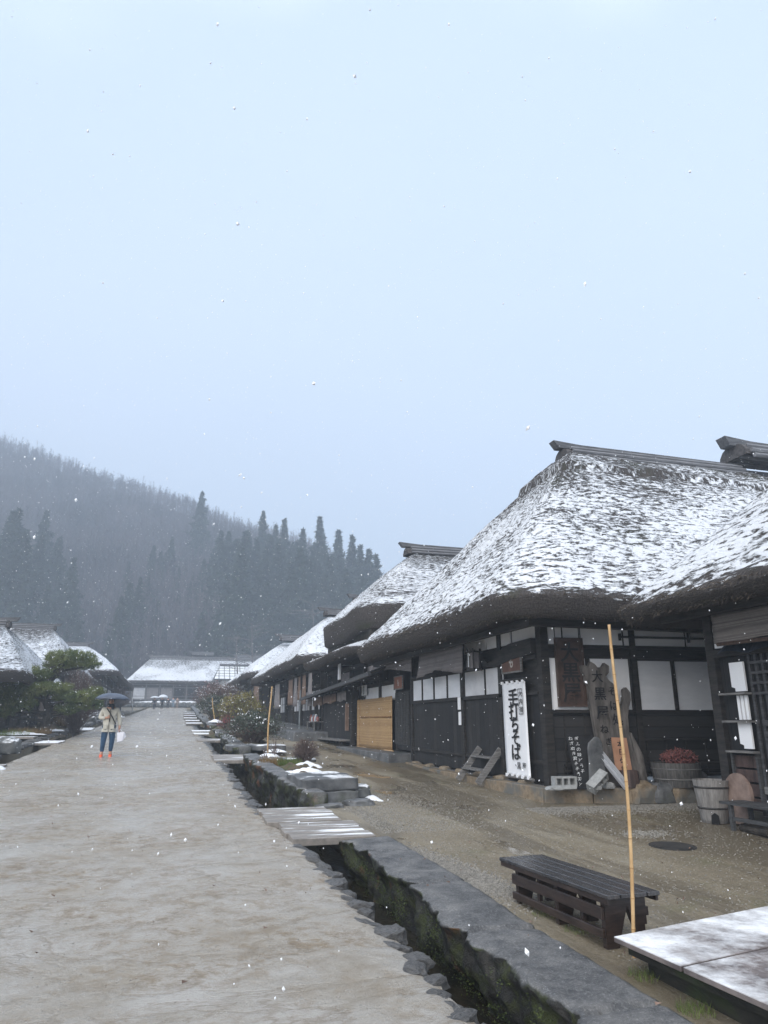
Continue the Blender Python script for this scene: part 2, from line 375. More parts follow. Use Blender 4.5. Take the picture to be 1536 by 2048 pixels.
M['ground'] = ground_mat(); M['road'] = road_mat(); M['kerb'] = canal_wall_mat(); M['water'] = water_mat()
# ------------------------------------------------------------------ object helpers
def tag(o, label=None, cat=None, group=None, kind=None):
    if label: o['label'] = label
    if cat: o['category'] = cat
    if group: o['group'] = group
    if kind: o['kind'] = kind
    return o
def thing(name, loc, label, cat, group=None, rz=0):
    o = bpy.data.objects.new(name, None); o.empty_display_size = .2
    COL.objects.link(o); o.location = loc; o.rotation_euler = (0, 0, rz)
    return tag(o, label, cat, group)
def link(name, me, parent=None, world=True):
    o = bpy.data.objects.new(name, me); COL.objects.link(o)
    if parent is not None:
        o.parent = parent
    return o
def dup(root, loc, rz=None, label=None, group=None, scale=None):
    def cp(o, par):
        c = o.copy(); COL.objects.link(c)
        if par is not None: c.parent = par
        for ch in [x for x in o.children]: cp(ch, c)
        return c
    r = cp(root, None); r.location = loc
    if rz is not None: r.rotation_euler = (root.rotation_euler[0], root.rotation_euler[1], rz)
    if scale is not None: r.scale = scale
    if label: r['label'] = label
    if group: r['group'] = group
    return r
class MB:
    """collects faces for ONE mesh; coordinates are local to the parent's origin when off is given"""
    def __init__(s, off=(0, 0, 0), T=None):
        s.v = []; s.f = []; s.off = Vector(off); s.T = T
    def add(s, vs_, fs):
        b = len(s.v)
        for p in vs_:
            if s.T: p = s.T(*p)
            s.v.append(tuple(Vector(p) - s.off))
        s.f += [tuple(b + i for i in f) for f in fs]
        return s
    def box(s, x0, x1, y0, y1, z0, z1):
        v = [(x, y, z) for x in (x0, x1) for y in (y0, y1) for z in (z0, z1)]
        return s.add(v, [(0, 1, 3, 2), (4, 6, 7, 5), (0, 4, 5, 1), (2, 3, 7, 6), (0, 2, 6, 4), (1, 5, 7, 3)])
    def bar(s, p, q, wd, ht, up=(0, 0, 1)):
        p = Vector(p); q = Vector(q); d = (q - p).normalized(); u = Vector(up)
        a = d.cross(u)
        if a.length < 1e-4: a = d.cross(Vector((1, 0, 0)))
        a.normalize(); b = a.cross(d).normalized()
        v = []
        for c in (p, q):
            for i, j in ((-1, -1), (1, -1), (1, 1), (-1, 1)):
                v.append(c + a * (i * wd / 2) + b * (j * ht / 2))
        return s.add(v, [(0, 3, 2, 1), (4, 5, 6, 7), (0, 1, 5, 4), (1, 2, 6, 5), (2, 3, 7, 6), (3, 0, 4, 7)])
    def tube(s, pts, rad, n=8, cap=True):
        pts = [Vector(p) for p in pts]
        if not isinstance(rad, (list, tuple)): rad = [rad] * len(pts)
        vs_ = []; prev = None
        for i, p in enumerate(pts):
            d = (pts[min(i + 1, len(pts) - 1)] - pts[max(i - 1, 0)]).normalized()
            ref = Vector((0, 0, 1)) if abs(d.z) < .9 else Vector((1, 0, 0))
            a = d.cross(ref).normalized() if prev is None else (prev - d * prev.dot(d)).normalized()
            prev = a; b = d.cross(a)
            for k in range(n):
                t = 2 * math.pi * k / n
                vs_.append(p + (a * math.cos(t) + b * math.sin(t)) * rad[i])
        fs = []
        for i in range(len(pts) - 1):
            for k in range(n):
                fs.append((i * n + k, i * n + (k + 1) % n, (i + 1) * n + (k + 1) % n, (i + 1) * n + k))
        if cap: fs += [tuple(range(n))[::-1], tuple((len(pts) - 1) * n + k for k in range(n))]
        return s.add(vs_, fs)
    def lathe(s, prof, c=(0, 0, 0), n=24):
        vs_ = [(c[0] + r * math.cos(2 * math.pi * k / n), c[1] + r * math.sin(2 * math.pi * k / n), c[2] + z) for r, z in prof for k in range(n)]
        fs = [(i * n + k, i * n + (k + 1) % n, (i + 1) * n + (k + 1) % n, (i + 1) * n + k) for i in range(len(prof) - 1) for k in range(n)]
        return s.add(vs_, fs)
    def prism(s, outline, h0, h1, plane):
        """outline of (a,b); plane(a,b,h)->xyz"""
        n = len(outline)
        v = [plane(a, b, h0) for a, b in outline] + [plane(a, b, h1) for a, b in outline]
        return s.add(v, [tuple(range(n))[::-1], tuple(range(n, 2 * n))] + [(i, (i + 1) % n, n + (i + 1) % n, n + i) for i in range(n)])
    def build(s, name, m, parent=None, smooth=False, bevel=0, jitter=0):
        me = bpy.data.meshes.new(name)
        me.from_pydata(s.v, [], s.f)
        bm = bmesh.new(); bm.from_mesh(me)
        bmesh.ops.recalc_face_normals(bm, faces=bm.faces)
        if bevel: bmesh.ops.bevel(bm, geom=bm.edges[:], offset=bevel, segments=1, affect='EDGES')
        if jitter:
            for v in bm.verts: v.co += Vector((random.gauss(0, jitter), random.gauss(0, jitter), random.gauss(0, jitter)))
        bm.to_mesh(me); bm.free()
        me.materials.append(m if not isinstance(m, str) else M[m])
        if smooth:
            for p in me.polygons: p.use_smooth = True
        return link(name, me, parent)
def tri_mesh(name, V, m, parent=None, quads=False):
    """V: (n,3,3) or (n,4,3) array of separate faces"""
    n, k, _ = V.shape
    me = bpy.data.meshes.new(name)
    me.vertices.add(n * k); me.vertices.foreach_set('co', V.reshape(-1).astype(np.float32))
    me.loops.add(n * k); me.loops.foreach_set('vertex_index', np.arange(n * k, dtype=np.int32))
    me.polygons.add(n); me.polygons.foreach_set('loop_start', np.arange(0, n * k, k, dtype=np.int32))
    me.update(calc_edges=True); me.validate()
    me.materials.append(M[m])
    return link(name, me, parent)
def unit(a):
    return a / np.maximum(np.linalg.norm(a, axis=1, keepdims=True), 1e-9)
def leaves(cent, size, aspect=3.0, up=0.3, rng=RNG, direction=None):
    """pointed leaf-sized triangles at the centres"""
    n = len(cent)
    d = unit(rng.normal(size=(n, 3)) + (np.array([0, 0, up]) if direction is None else direction))
    s = unit(np.cross(d, rng.normal(size=(n, 3))))
    L_ = (size * rng.uniform(.6, 1.4, n))[:, None]
    return np.stack([cent - s * L_ / aspect / 2, cent + s * L_ / aspect / 2, cent + d * L_], axis=1)
def in_ellipsoid(n, c, r, shell=.0, rng=RNG):
    d = unit(rng.normal(size=(n, 3)))
    rad = rng.uniform(shell, 1, n) ** (1 / 2.2)
    return np.array(c) + d * rad[:, None] * np.array(r)
def rock_mesh(name, rx, ry, rz, seed, m, sub=3, amp=.22, flat=.0):
    bm = bmesh.new(); bmesh.ops.create_icosphere(bm, subdivisions=sub, radius=1)
    for v in bm.verts:
        p = v.co.copy()
        # blocky: push toward a rounded box, then break the surface
        q = Vector([math.copysign(abs(c) ** .62, c) for c in p])
        k_ = 1 + amp * noise.fractal(p * 1.3 + Vector((seed * 3.1, 0, 0)), .8, 2.1, 4) + amp * .35 * noise.noise(p * 5 + Vector((seed, 0, 0)))
        q *= k_
        if q.z < -.4: q.z = -.4
        v.co = Vector((q.x * rx, q.y * ry, q.z * rz))
    me = bpy.data.meshes.new(name); bm.to_mesh(me); bm.free()
    me.materials.append(M[m])
    for p in me.polygons: p.use_smooth = sub > 3
    return me
def gz(y): return S * y
def mound(name, cx, cy, rx, ry, h, m, parent=None, seed=1, edge=.25, base=None, res=26, rough=.25):
    """low irregular heap lying on the sloping ground"""
    V = []; F = []
    rings = 9; n = res
    z0 = (gz(cy) if base is None else base)
    for i in range(rings + 1):
        r = i / rings
        for k in range(n):
            a = 2 * math.pi * k / n
            rr = r * (1 + edge * noise.noise(Vector((math.cos(a) * 1.7, math.sin(a) * 1.7, seed * 5.3))) * 1.6)
            x = cx + rx * rr * math.cos(a); y = cy + ry * rr * math.sin(a)
            z = z0 + (S * (y - cy) if base is None else 0) + h * (1 - r ** 2.2) * (1 + rough * noise.noise(Vector((x * 4, y * 4, seed)))*2) - .012
            V.append((x, y, z))
    for i in range(rings):
        for k in range(n):
            F.append((i * n + k, i * n + (k + 1) % n, (i + 1) * n + (k + 1) % n, (i + 1) * n + k))
    mb = MB(); mb.add(V, F)
    return mb.build(name, m, parent, smooth=True)
def axes_matrix(loc, xdir, updir=(0, 0, 1)):
    x = Vector(xdir).normalized(); y = Vector(updir).normalized(); y = (y - x * x.dot(y)).normalized(); z = x.cross(y)
    return Matrix(((x.x, y.x, z.x, loc[0]), (x.y, y.y, z.y, loc[1]), (x.z, y.z, z.z, loc[2]), (0, 0, 0, 1)))
_txt = {}
def lettering(name, items, m, parent, xdir, updir=(0, 0, 1), bold=.0, ext=.004, inv=None):
    """items: (char, size, centre xyz[, width scale]); ONE mesh of all the characters"""
    V = []; F = []
    for it in items:
        ch, size, pos = it[:3]; wsc = it[3] if len(it) > 3 else 1
        key = (ch, bold, ext)
        if key not in _txt:
            cu = bpy.data.curves.new('t', 'FONT'); cu.body = ch; cu.size = 1
            cu.align_x = 'CENTER'; cu.align_y = 'CENTER'; cu.extrude = ext; cu.offset = bold; cu.resolution_u = 3
            ob = bpy.data.objects.new('t', cu); COL.objects.link(ob)
            dg = bpy.context.evaluated_depsgraph_get()
            me = bpy.data.meshes.new_from_object(ob.evaluated_get(dg))
            vv = [v.co.copy() for v in me.vertices]; ff = [tuple(p.vertices) for p in me.polygons]
            if vv:
                cx = (min(v.x for v in vv) + max(v.x for v in vv)) / 2; cy = (min(v.y for v in vv) + max(v.y for v in vv)) / 2
                vv = [Vector((v.x - cx, v.y - cy, v.z)) for v in vv]
            bpy.data.objects.remove(ob); bpy.data.curves.remove(cu); bpy.data.meshes.remove(me)
            _txt[key] = (vv, ff)
        vv, ff = _txt[key]
        mm = axes_matrix(pos, xdir, updir)
        b = len(V)
        V += [tuple(mm @ Vector((v.x * size * wsc, v.y * size, v.z * size))) for v in vv]
        F += [tuple(b + i for i in f) for f in ff]
    if inv is not None: V = [tuple(inv @ Vector(v)) for v in V]
    me = bpy.data.meshes.new(name); me.from_pydata(V, [], F); me.materials.append(M[m])
    return link(name, me, parent)
FX = (0, -1, 0)          # reading direction on walls that face the street
# ------------------------------------------------------------------ terrain, road, canals
def ygrid(y0, y1, fine, grow):
    ys = [y0]; 
    while ys[-1] < y1: ys.append(ys[-1] + max(fine, grow * abs(ys[-1])))
    ys[-1] = y1
    return ys
CR = [(1, 2.34), (6, 2.34), (8, 2.35), (9.7, 2.31), (12, 2.32), (16, 2.20), (24, 2.15), (40, 2.2), (60, 2.3), (85, 2.9), (128, 3.6)]   # shop-side lip of the canal
RR = [(1, 1.88), (5, 1.84), (9, 1.76), (13, 1.55), (21, 1.60), (43, 1.72), (60, 1.85), (85, 2.3), (128, 3.0)]  # road-side lip
RL = [(-5, -4.02), (21, -4.0), (45, -3.85), (70, -3.5), (105, -2.9), (128, -2.5)]
def ip(tab, y):
    return float(np.interp(y, [a for a, b in tab], [b for a, b in tab]))
def build_ground():
    ys = ygrid(-12, 128, .35, .03) + [134, 150, 170]
    V = []; F = []
    nx = None
    for y in ys:
        z = gz(min(y, 140))
        j = .05 * noise.noise(Vector((y * 1.3, 4, 0)))
        cr = ip(CR, y) + .34; rr = ip(RR, y) + .02; rl = ip(RL, y); 
        d = -.62 if y < 128 else 0
        cols = [(-500, 0), (-120, 0), (-40, 0), (-20, 0), (-12, 0), (-8, 0), (rl - 1.0, 0), (rl - .78, 0), (rl - .76, d), (rl - .12, d), (rl - .10, -.012),
                (-2, -.03), (0, -.03), (rr - .10, -.03), (rr - .06, -.05), (rr - .03, d), (cr, d), (cr + .03, -.0), (cr + 1, 0), (5, 0), (6, 0), (7, 0), (8, 0), (9, 0), (12, 0), (18, 0), (40, 0), (120, 0), (500, 0)]
        nx = len(cols)
        for x, dz in cols: V.append((x, y, z + dz))
    for i in range(len(ys) - 1):
        for k in range(nx - 1):
            F.append((i * nx + k, i * nx + k + 1, (i + 1) * nx + k + 1, (i + 1) * nx + k))
    mb = MB(); mb.add(V, F)
    o = mb.build('ground', 'ground'); tag(o, kind='structure')
build_ground()
def build_road():
    ys = ygrid(-12, 128, .09, .012)
    V = []; F = []; n = 58
    for y in ys:
        a = ip(RL, y) - .12 + .10 * noise.noise(Vector((y * .9, 0, 3))) + .05 * noise.noise(Vector((y * 4, 0, 3)))
        b = ip(RR, y) + .02 + .11 * noise.noise(Vector((y * 1.1, 9, 3))) + .05 * noise.noise(Vector((y * 5, 9, 3)))
        for k in range(n):
            t = k / (n - 1); x = a + (b - a) * t
            e_ = min(t, 1 - t) * (b - a)
            fade = 1.0 if y < 60 else .3
            z = gz(y) + .012 + fade * (.016 * noise.fractal(Vector((x * .8, y * 2.1, 0)), .9, 2.2, 5) + .02 * noise.noise(Vector((x * .25, y * .3, 5))))
            if e_ < .14: z -= (.14 - e_) * .30
            V.append((x, y, z))
    for i in range(len(ys) - 1):
        for k in range(n - 1):
            F.append((i * n + k, i * n + k + 1, (i + 1) * n + k + 1, (i + 1) * n + k))
    mb = MB(); mb.add(V, F); o = mb.build('road', 'road', smooth=True); tag(o, kind='structure')
build_road()
for nm, tabs, sgn in (('canal_water', CR, 1), ('side_canal_water', RL, -1)):
    mb = MB(); ys = ygrid(-8, 127, 1.0, .05)
    for a, b in zip(ys[:-1], ys[1:]):
        q = []
        for y in (a, b):
            if sgn > 0: q += [(ip(RR, y) - .06, y, gz(y) - .46), (ip(CR, y) + .33, y, gz(y) - .46)]
            else: q += [(ip(RL, y) - .80, y, gz(y) - .50), (ip(RL, y) - .10, y, gz(y) - .50)]
        mb.add(q, [(0, 1, 3, 2)])
    tag(mb.build(nm, 'water'), kind='structure')
# hill behind the village: crest measured against the sky
CREST = [(-330, 430, 170), (-200, 410, 160), (-93, 380, 136), (-72, 370, 128), (-40, 350, 112), (-15.6, 330, 100), (7, 310, 88), (21, 290, 76), (37, 270, 66), (49, 250, 56),
         (57, 235, 48), (65, 220, 40), (85, 215, 30), (130, 230, 24), (330, 260, 24)]
cxs = [c[0] for c in CREST]
def crest(x): return float(np.interp(x, cxs, [c[1] for c in CREST])), float(np.interp(x, cxs, [c[2] for c in CREST]))
def hill_z(x, y):
    yc, zc = crest(x); y0 = 150.
    t = (y - y0) / (yc - y0)
    b = gz(140)
    if t <= 0: return b
    if t <= 1: return b + (zc - b) * (t ** .92) + 2.5 * noise.noise(Vector((x * .03, y * .03, 0))) * min(1, t * 5)
    return b + (zc - b) * max(.0, 1 - (t - 1) * .8) + 1
def build_hill():
    xs = list(np.linspace(-330, 330, 90)); ys = list(np.linspace(149, 620, 80))
    V = [(x, y, hill_z(x, y)) for y in ys for x in xs]; n = len(xs)
    F = [(i * n + k, i * n + k + 1, (i + 1) * n + k + 1, (i + 1) * n + k) for i in range(len(ys) - 1) for k in range(n - 1)]
    mb = MB(); mb.add(V, F); tag(mb.build('hill', 'hill', smooth=True), kind='structure')
build_hill()
# ------------------------------------------------------------------ thatched roofs
def thatch_roof(name, parent, off, x0, x1, y0, y1, ze, xr0, xr1, yc, zr, m, flip=False, lip=.48, R=1.6, du=.12, nv=60, seed=1, bulge=.05, sag=.12, inset=1.3, step=None, fringe=True, rr=.35, tuft=900):
    """hip roof whose ridge runs away from the street (+x from xr0); flip mirrors it to the left side of the street."""
    per = []
    R = min(R, (x1 - x0) / 2.01, (y1 - y0) / 2.01)
    def arc(cx, cy, a0, a1):
        n = max(3, int(abs(a1 - a0) * R / du))
        return [(cx + R * math.cos(a0 + (a1 - a0) * i / n), cy + R * math.sin(a0 + (a1 - a0) * i / n)) for i in range(n)]
    def seg(p, q):
        n = max(1, int(math.hypot(q[0] - p[0], q[1] - p[1]) / du))
        return [(p[0] + (q[0] - p[0]) * i / n, p[1] + (q[1] - p[1]) * i / n) for i in range(n)]
    pi = math.pi
    per += arc(x0 + R, y0 + R, pi, 1.5 * pi) + seg((x0 + R, y0), (x1 - R, y0)) + arc(x1 - R, y0 + R, 1.5 * pi, 2 * pi) + seg((x1, y0 + R), (x1, y1 - R)) \
        + arc(x1 - R, y1 - R, 0, .5 * pi) + seg((x1 - R, y1), (x0 + R, y1)) + arc(x0 + R, y1 - R, .5 * pi, pi) + seg((x0, y1 - R), (x0, y0 + R))
    n = len(per); acc = [0.0]
    for i in range(n): 
        p, q = per[i], per[(i + 1) % n]; acc.append(acc[-1] + math.hypot(p[0] - q[0], p[1] - q[1]))
    V = []; UV = []
    prof = [(-inset, -lip - .10 + .25, -.40), (-.42, -lip + .02, -.30), (-.16, -lip, -.22), (-.05, -lip + .06, -.16), (.0, -lip * .5, -.08), (0.03, -.06, -.01)]
    rows = []
    for (h, dz, vv) in prof: rows.append(('l', h, dz, vv))
    for j in range(nv + 1): rows.append(('s', j / nv, 0, j / nv))
    for kind, a, dz, vv in rows:
        for i, (px, py) in enumerate(per):
            # matching point on the ridge
            tx = (px - x0) / (x1 - x0)
            rx = min(max(xr0 + (xr1 - xr0) * (tx - .12) / .76, xr0), xr1)
            ry = yc + rr * max(-1, min(1, (py - (y0 + y1) / 2) / ((y1 - y0) / 2)))
            dx, dy = rx - px, ry - py; ln_ = math.hypot(dx, dy)
            # the eave rises a little at mid-side and droops at corners
            ez = ze + sag * noise.noise(Vector((px * .35, py * .35, seed * 7.7)))
            if kind == 'l':
                x, y, z = px - dx / ln_ * a, py - dy / ln_ * a, ez + dz
                if a > 0: x, y = px - dx / ln_ * a, py - dy / ln_ * a
                d = .03 * noise.fractal(Vector((acc[i] * 2.3, dz * 6, seed)), .9, 2, 4)
                z += d
            else:
                t = a
                hz = t
                if step and t > step[0]: hz = t + step[1] * (1 - t) / (1 - step[0])
                x, y = px + dx * t, py + dy * t
                z = ez + (zr - ez) * (hz + bulge * math.sin(math.pi * t))
                q = Vector((acc[i] * 1.1, t * ln_ * 4.2, seed * 3))
                d = .035 * noise.fractal(q, .85, 2.1, 5) + .06 * noise.noise(Vector((acc[i] * .5, t * ln_ * .9, seed)))
                if t > .97: d *= .2
                x -= dx / ln_ * d * .6; y -= dy / ln_ * d * .6; z += d * .8
            if flip: x = -x
            V.append((x - off[0], y - off[1], z - off[2])); UV.append((acc[i], vv))
    F = []
    nr = len(rows)
    for j in range(nr - 1):
        for i in range(n):
            F.append((j * n + i, j * n + (i + 1) % n, (j + 1) * n + (i + 1) % n, (j + 1) * n + i))
    me = bpy.data.meshes.new(name); me.from_pydata(V, [], F)
    uvl = me.uv_layers.new(name='UVMap')
    uvs = np.zeros((len(me.loops), 2), dtype=np.float32)
    li = np.empty(len(me.loops), dtype=np.int32); me.loops.foreach_get('vertex_index', li)
    UVa = np.array(UV, dtype=np.float32); uvs[:] = UVa[li]
    # close the seam in u
    tot = acc[-1]; ls = np.arange(len(me.loops)).reshape(-1, 4)
    for row in range(n - 1, len(F), n):
        for q in ls[row]:
            if uvs[q, 0] < tot * .5: uvs[q, 0] += tot
    uvl.data.foreach_set('uv', uvs.reshape(-1))
    me.materials.append(m)
    bm = bmesh.new(); bm.from_mesh(me); bmesh.ops.recalc_face_normals(bm, faces=bm.faces); bm.to_mesh(me); bm.free()
    for p in me.polygons: p.use_smooth = True
    o = link(name, me, parent)
    if fringe:   # cut straw ends along the eave
        rng = np.random.default_rng(seed * 31 + 5)
        idx = rng.integers(0, n, tuft * 14); 
        C = []; D = []
        for i in idx:
            px, py = per[i]; rx = min(max(px, xr0), xr1); dx, dy = rx - px, yc - py; l_ = math.hypot(dx, dy)
            k_ = rng.uniform(0, 1)
            ez = ze + sag * noise.noise(Vector((px * .35, py * .35, seed * 7.7)))
            X = px - dx / l_ * (.03 - .17 * k_); Y = py - dy / l_ * (.03 - .17 * k_); Z_ = ez + .02 - k_ * lip
            C.append((X, Y, Z_ + random.uniform(-.02, .03))); D.append((-dx / l_ * 1.6, -dy / l_ * 1.6, -.7 - k_))
        C = np.array(C); D = np.array(D)
        if flip: C[:, 0] *= -1; D[:, 0] *= -1
        T_ = leaves(C - np.array(off), .085, 7, rng=rng, direction=D)
        f = tri_mesh('straw_fringe', T_, 'straw', o)
    return o
M['thatch1'] = thatch_mat('snowy_thatch', .80, .145, 1)
M['thatch2'] = thatch_mat('snowy_thatch_near', 1.2, .155, 3)
M['thatch3'] = thatch_mat('snowy_thatch_mid', .95, .14, 5)
M['thatch4'] = thatch_mat('snowy_thatch_far', .97, .21, 8)
M['thatch_left'] = thatch_mat('snowy_thatch_left', .9, .14, 11)
M['thatch_end'] = thatch_mat('snowy_thatch_end', .72, .22, 14)
def ridge(parent, off, x0, x1, yc, z, sgn=1, big=1.0, axis='x', tip=.55, prefix='ridge'):
    """rounded bark saddle, snowy poles along its flanks and the long board on top that ends in a raised tip"""
    def P(a, b, h): return (a * sgn, b, h) if axis == 'x' else (b, a, h)
    w_ = .42 * big; hgt = .36 * big
    n = 9; V = []; xs = np.linspace(x0, x1, max(3, int((x1 - x0) / .4)))
    for x in xs:
        for k in range(n):
            a = math.pi * k / (n - 1)
            r = 1 + .05 * noise.noise(Vector((x * 2, k, big)))
            V.append(P(x, yc + math.cos(a) * w_ * r, z - .25 + math.sin(a) * hgt * r))
    F = [(i * n + k, i * n + k + 1, (i + 1) * n + k + 1, (i + 1) * n + k) for i in range(len(xs) - 1) for k in range(n - 1)]
    F += [tuple(range(n)), tuple((len(xs) - 1) * n + k for k in range(n))]
    mb = MB(off); mb.add(V, F); r_ = mb.build('ridge_cover', 'ridge_bark', parent)
    for q, (b, h) in enumerate(((.52, -.24), (.45, -.09), (.31, .06))):
        for s_ in (-1, 1):
            mb = MB(off); mb.tube([P(x0 + .15, yc + s_ * b * big, z + h * big), P(x1, yc + s_ * b * big, z + h * big + .02)], .055 * big, 6)
            mb.build('ridge_pole', 'ridge_pole', r_)
    # end ties
    mb = MB(off)
    zt = z + .12 * big
    out_ = [(x0 - tip, zt + .20 * big), (x0 - tip + .16, zt - .02), (x1, zt - .02), (x1, zt + .12 * big), (x0 + .6, zt + .14 * big)]
    mb.prism(out_, yc - .15 * big, yc + .15 * big, lambda a, b, h: P(a, h, b))
    mb.build('ridge_board', 'grey_wood_dark', r_)
    return r_
# ------------------------------------------------------------------ noodle shop (the big house on the right)
SH = (7.0, 12.75, .45)
shop = thing('thatched_shop', SH, 'large dark timber house with snow-dusted thatched roof, behind the hanging noodle banner', 'house')
def EW(s, d, z): return (7.0 + .994 * s - .11 * -d * -1 * 0 + (-.11) * d * 0 + 0 - d * .11, 12.75 - .11 * s - d * .994, z)   # end wall: s along it, d outwards
fl = MB(SH); fl.box(6.98, 16.5, 12.2, 21.05, .40, .78)
# walls
mb = MB(SH); mb.box(7.0, 7.2, 12.78, 20.75, .72, 2.40); shop_wall = mb.build('street_wall', 'dark_wood', shop)
mb = MB(SH); mb.box(7.03, 7.2, 12.78, 20.75, 2.38, 4.1); mb.build('upper_wall', 'beam', shop)
def ebox(mb, s0, s1, d0, d1, z0, z1):
    v = [EW(s, d, z) for s in (s0, s1) for d in (d0, d1) for z in (z0, z1)]
    return mb.add(v, [(0, 1, 3, 2), (4, 6, 7, 5), (0, 4, 5, 1), (2, 3, 7, 6), (0, 2, 6, 4), (1, 5, 7, 3)])
mb = MB(SH); ebox(mb, .08, 9.6, -.20, .0, .80, 2.0); mb.build('side_wall', 'dark_wood_x', shop)
mb = MB(SH); ebox(mb, .08, 9.6, -.20, -.02, 1.98, 4.1); mb.build('upper_side_wall', 'beam', shop)
# plaster band
for a, b in ((.10, .42), (.455, .78), (.81, 1.72), (1.76, 3.10), (3.14, 3.66)):
    mb = MB(SH); ebox(mb, a, b, 0, .018, 3.29, 3.66); mb.build('plaster_panel', 'plaster', shop)
# shelf/rails on the side wall
for z0, z1, d1, a, b in ((1.975, 2.02, .10, .05, 2.0), (2.0, 2.04, .03, 2.0, 3.9), (1.46, 1.50, .05, 1.9, 9), (1.0, 1.05, .06, .3, 9), (.90, .935, .05, .3, 9), (.83, .86, .05, .3, 9), (3.22, 3.28, .05, 0, 9), (3.03, 3.08, .04, 0, 9), (3.67, 3.80, .10, -.1, 9)):
    mb = MB(SH); ebox(mb, a, b, .002, d1, z0, z1); mb.build('rail', 'beam', shop)
mb = MB(SH); ebox(mb, 1.62, 3.6, .07, .10, 3.43, 3.47)
mb.tube([EW(3.14, .1, 3.36), EW(3.14, .1, 3.56)], .03, 6); mb.tube([EW(1.64, .085, 3.38), EW(1.64, .085, 3.52)], .03, 6)
mb.build('hanging_pole', 'beam', shop)
# batten grid on lower boards
for s_ in np.arange(.35, 3.9, .42):
    mb = MB(SH); ebox(mb, s_, s_ + .025, .002, .018, .80, 1.44 if s_ > 1.9 else 1.96); mb.build('batten', 'beam', shop)
# end-wall windows
def win(par, s0, s1, z0, z1, m, T=ebox, fr='beam', off=SH):
    mb = MB(off); T(mb, s0, s1, .004, .016, z0, z1); o = mb.build('window', m, par)
    mb = MB(off)
    for a, b, c, d in ((s0 - .035, s0, z0 - .03, z1 + .03), (s1, s1 + .035, z0 - .03, z1 + .03), (s0, s1, z1, z1 + .03), (s0, s1, z0 - .03, z0)):
        T(mb, a, b, .003, .045, c, d)
    mb.build('frame', fr, o)
    return o
win(shop, .10, .88, 2.04, 3.02, 'paper'); win(shop, .97, 1.80, 2.04, 3.02, 'paper')
win(shop, 1.99, 2.72, 2.03, 2.99, 'paper_grey'); win(shop, 2.80, 3.56, 2.03, 2.99, 'paper_grey')
# posts
for s_ in (1.86, 3.62, 5.4, 7.2, 9.2):
    mb = MB(SH); ebox(mb, s_, s_ + .12, .003, .05, .80, 3.68); mb.build('post', 'beam', shop)
mb = MB(SH); mb.box(6.93, 7.1, 12.66, 12.86, .6, 3.9); mb.build('corner_post', 'beam', shop)
def fbox(mb, s0, s1, d0, d1, z0, z1): return mb.box(7.0 - d1, 7.0 - d0, s0, s1, z0, z1)      # street wall: s = y
for y in (14.62, 16.78, 20.72):
    mb = MB(SH); fbox(mb, y - .07, y + .07, .002, .06, .75, 3.9); mb.build('post', 'beam', shop)
# street-side paper windows (high row)
for a, b, m_ in ((13.32, 13.36, 'paper_dim'), (14.44, 14.58, 'paper_dim'), (14.70, 15.42, 'paper_dim'), (15.46, 16.66, 'paper_dim'), (16.92, 17.80, 'paper_grey'), (17.86, 18.80, 'paper_grey'), (18.86, 19.76, 'paper_grey'), (19.82, 20.62, 'paper_grey')):
    if b - a < .1: continue
    win(shop, a, b, 2.41, 2.98, m_, fbox)
for a, b in ((12.95, 14.0), (14.1, 15.3), (15.36, 16.65)):
    mb = MB(SH); fbox(mb, a, b, -.02, .012, 3.42, 3.74); mb.build('plaster_panel', 'plaster', shop)
for z0, z1, d1 in ((2.33, 2.39, .06), (3.02, 3.10, .07), (1.02, 1.10, .04), (3.78, 3.92, .09)):
    mb = MB(SH); fbox(mb, 12.9, 20.7, .002, d1, z0, z1); mb.build('rail', 'beam', shop)
# vertical slat vents at floor and foundation stones
mb = MB(SH)
for z in (.55, .60, .65): mb.box(7.02, 7.06, 12.9, 20.7, z, z + .025)
mb.box(7.08, 7.12, 12.9, 20.7, .40, .74)
mb.build('floor_vent', 'beam', shop)
for i, y in enumerate(np.arange(13.6, 20.6, 1.12)):
    o = link('foundation_stone', rock_mesh('foundation_stone', .17, .22, .14, i, 'granite', 2), shop); o.location = (6.97 - SH[0], y - SH[1], .60 - SH[2])
# curved bracket beam above the doorway
mb = MB(SH)
pr = [(12.9, 3.42), (13.9, 3.40), (14.35, 3.30), (14.6, 3.13), (15.0, 3.08), (15.25, 3.20), (15.2, 3.02), (14.5, 2.98), (13.9, 3.06), (12.9, 3.12)]
mb.prism(pr, 6.84, 6.95, lambda a, b, h: (h, a, b)); mb.build('bracket_beam', 'beam', shop)
# small lattice door beside the reed blind
mb = MB(SH); mb.box(7.0, 7.15, 20.95, 22.25, 1.0, 2.75); ld = mb.build('lattice_door', 'dark_wood', shop)
for y in np.arange(21.0, 22.25, .155):
    mb = MB(SH); mb.box(6.93, 6.98, y, y + .05, 1.15, 2.7); mb.build('slat', 'grey_wood_bar', ld)
for c_ in ld.children: c_.data.materials[0] = M['grey_wood_bar']
mb = MB(SH); mb.box(7.3, 7.45, 20.8, 27.1, .6, 4.2); mb.build('annex_wall', 'dark_wood', shop)
mb = MB(SH); mb.box(7.05, 7.09, 22.45, 26.7, 2.5, 3.0); mb.build('annex_plaster', 'paper', shop)
mb = MB(SH); mb.box(7.04, 7.09, 22.3, 26.9, 3.02, 3.14); mb.build('annex_lintel', 'beam', shop)
mb = MB(SH); mb.box(6.98, 7.1, 22.28, 22.42, .9, 3.9); mb.box(6.98, 7.1, 26.72, 26.9, .9, 3.6); mb.build('annex_post', 'beam', shop)
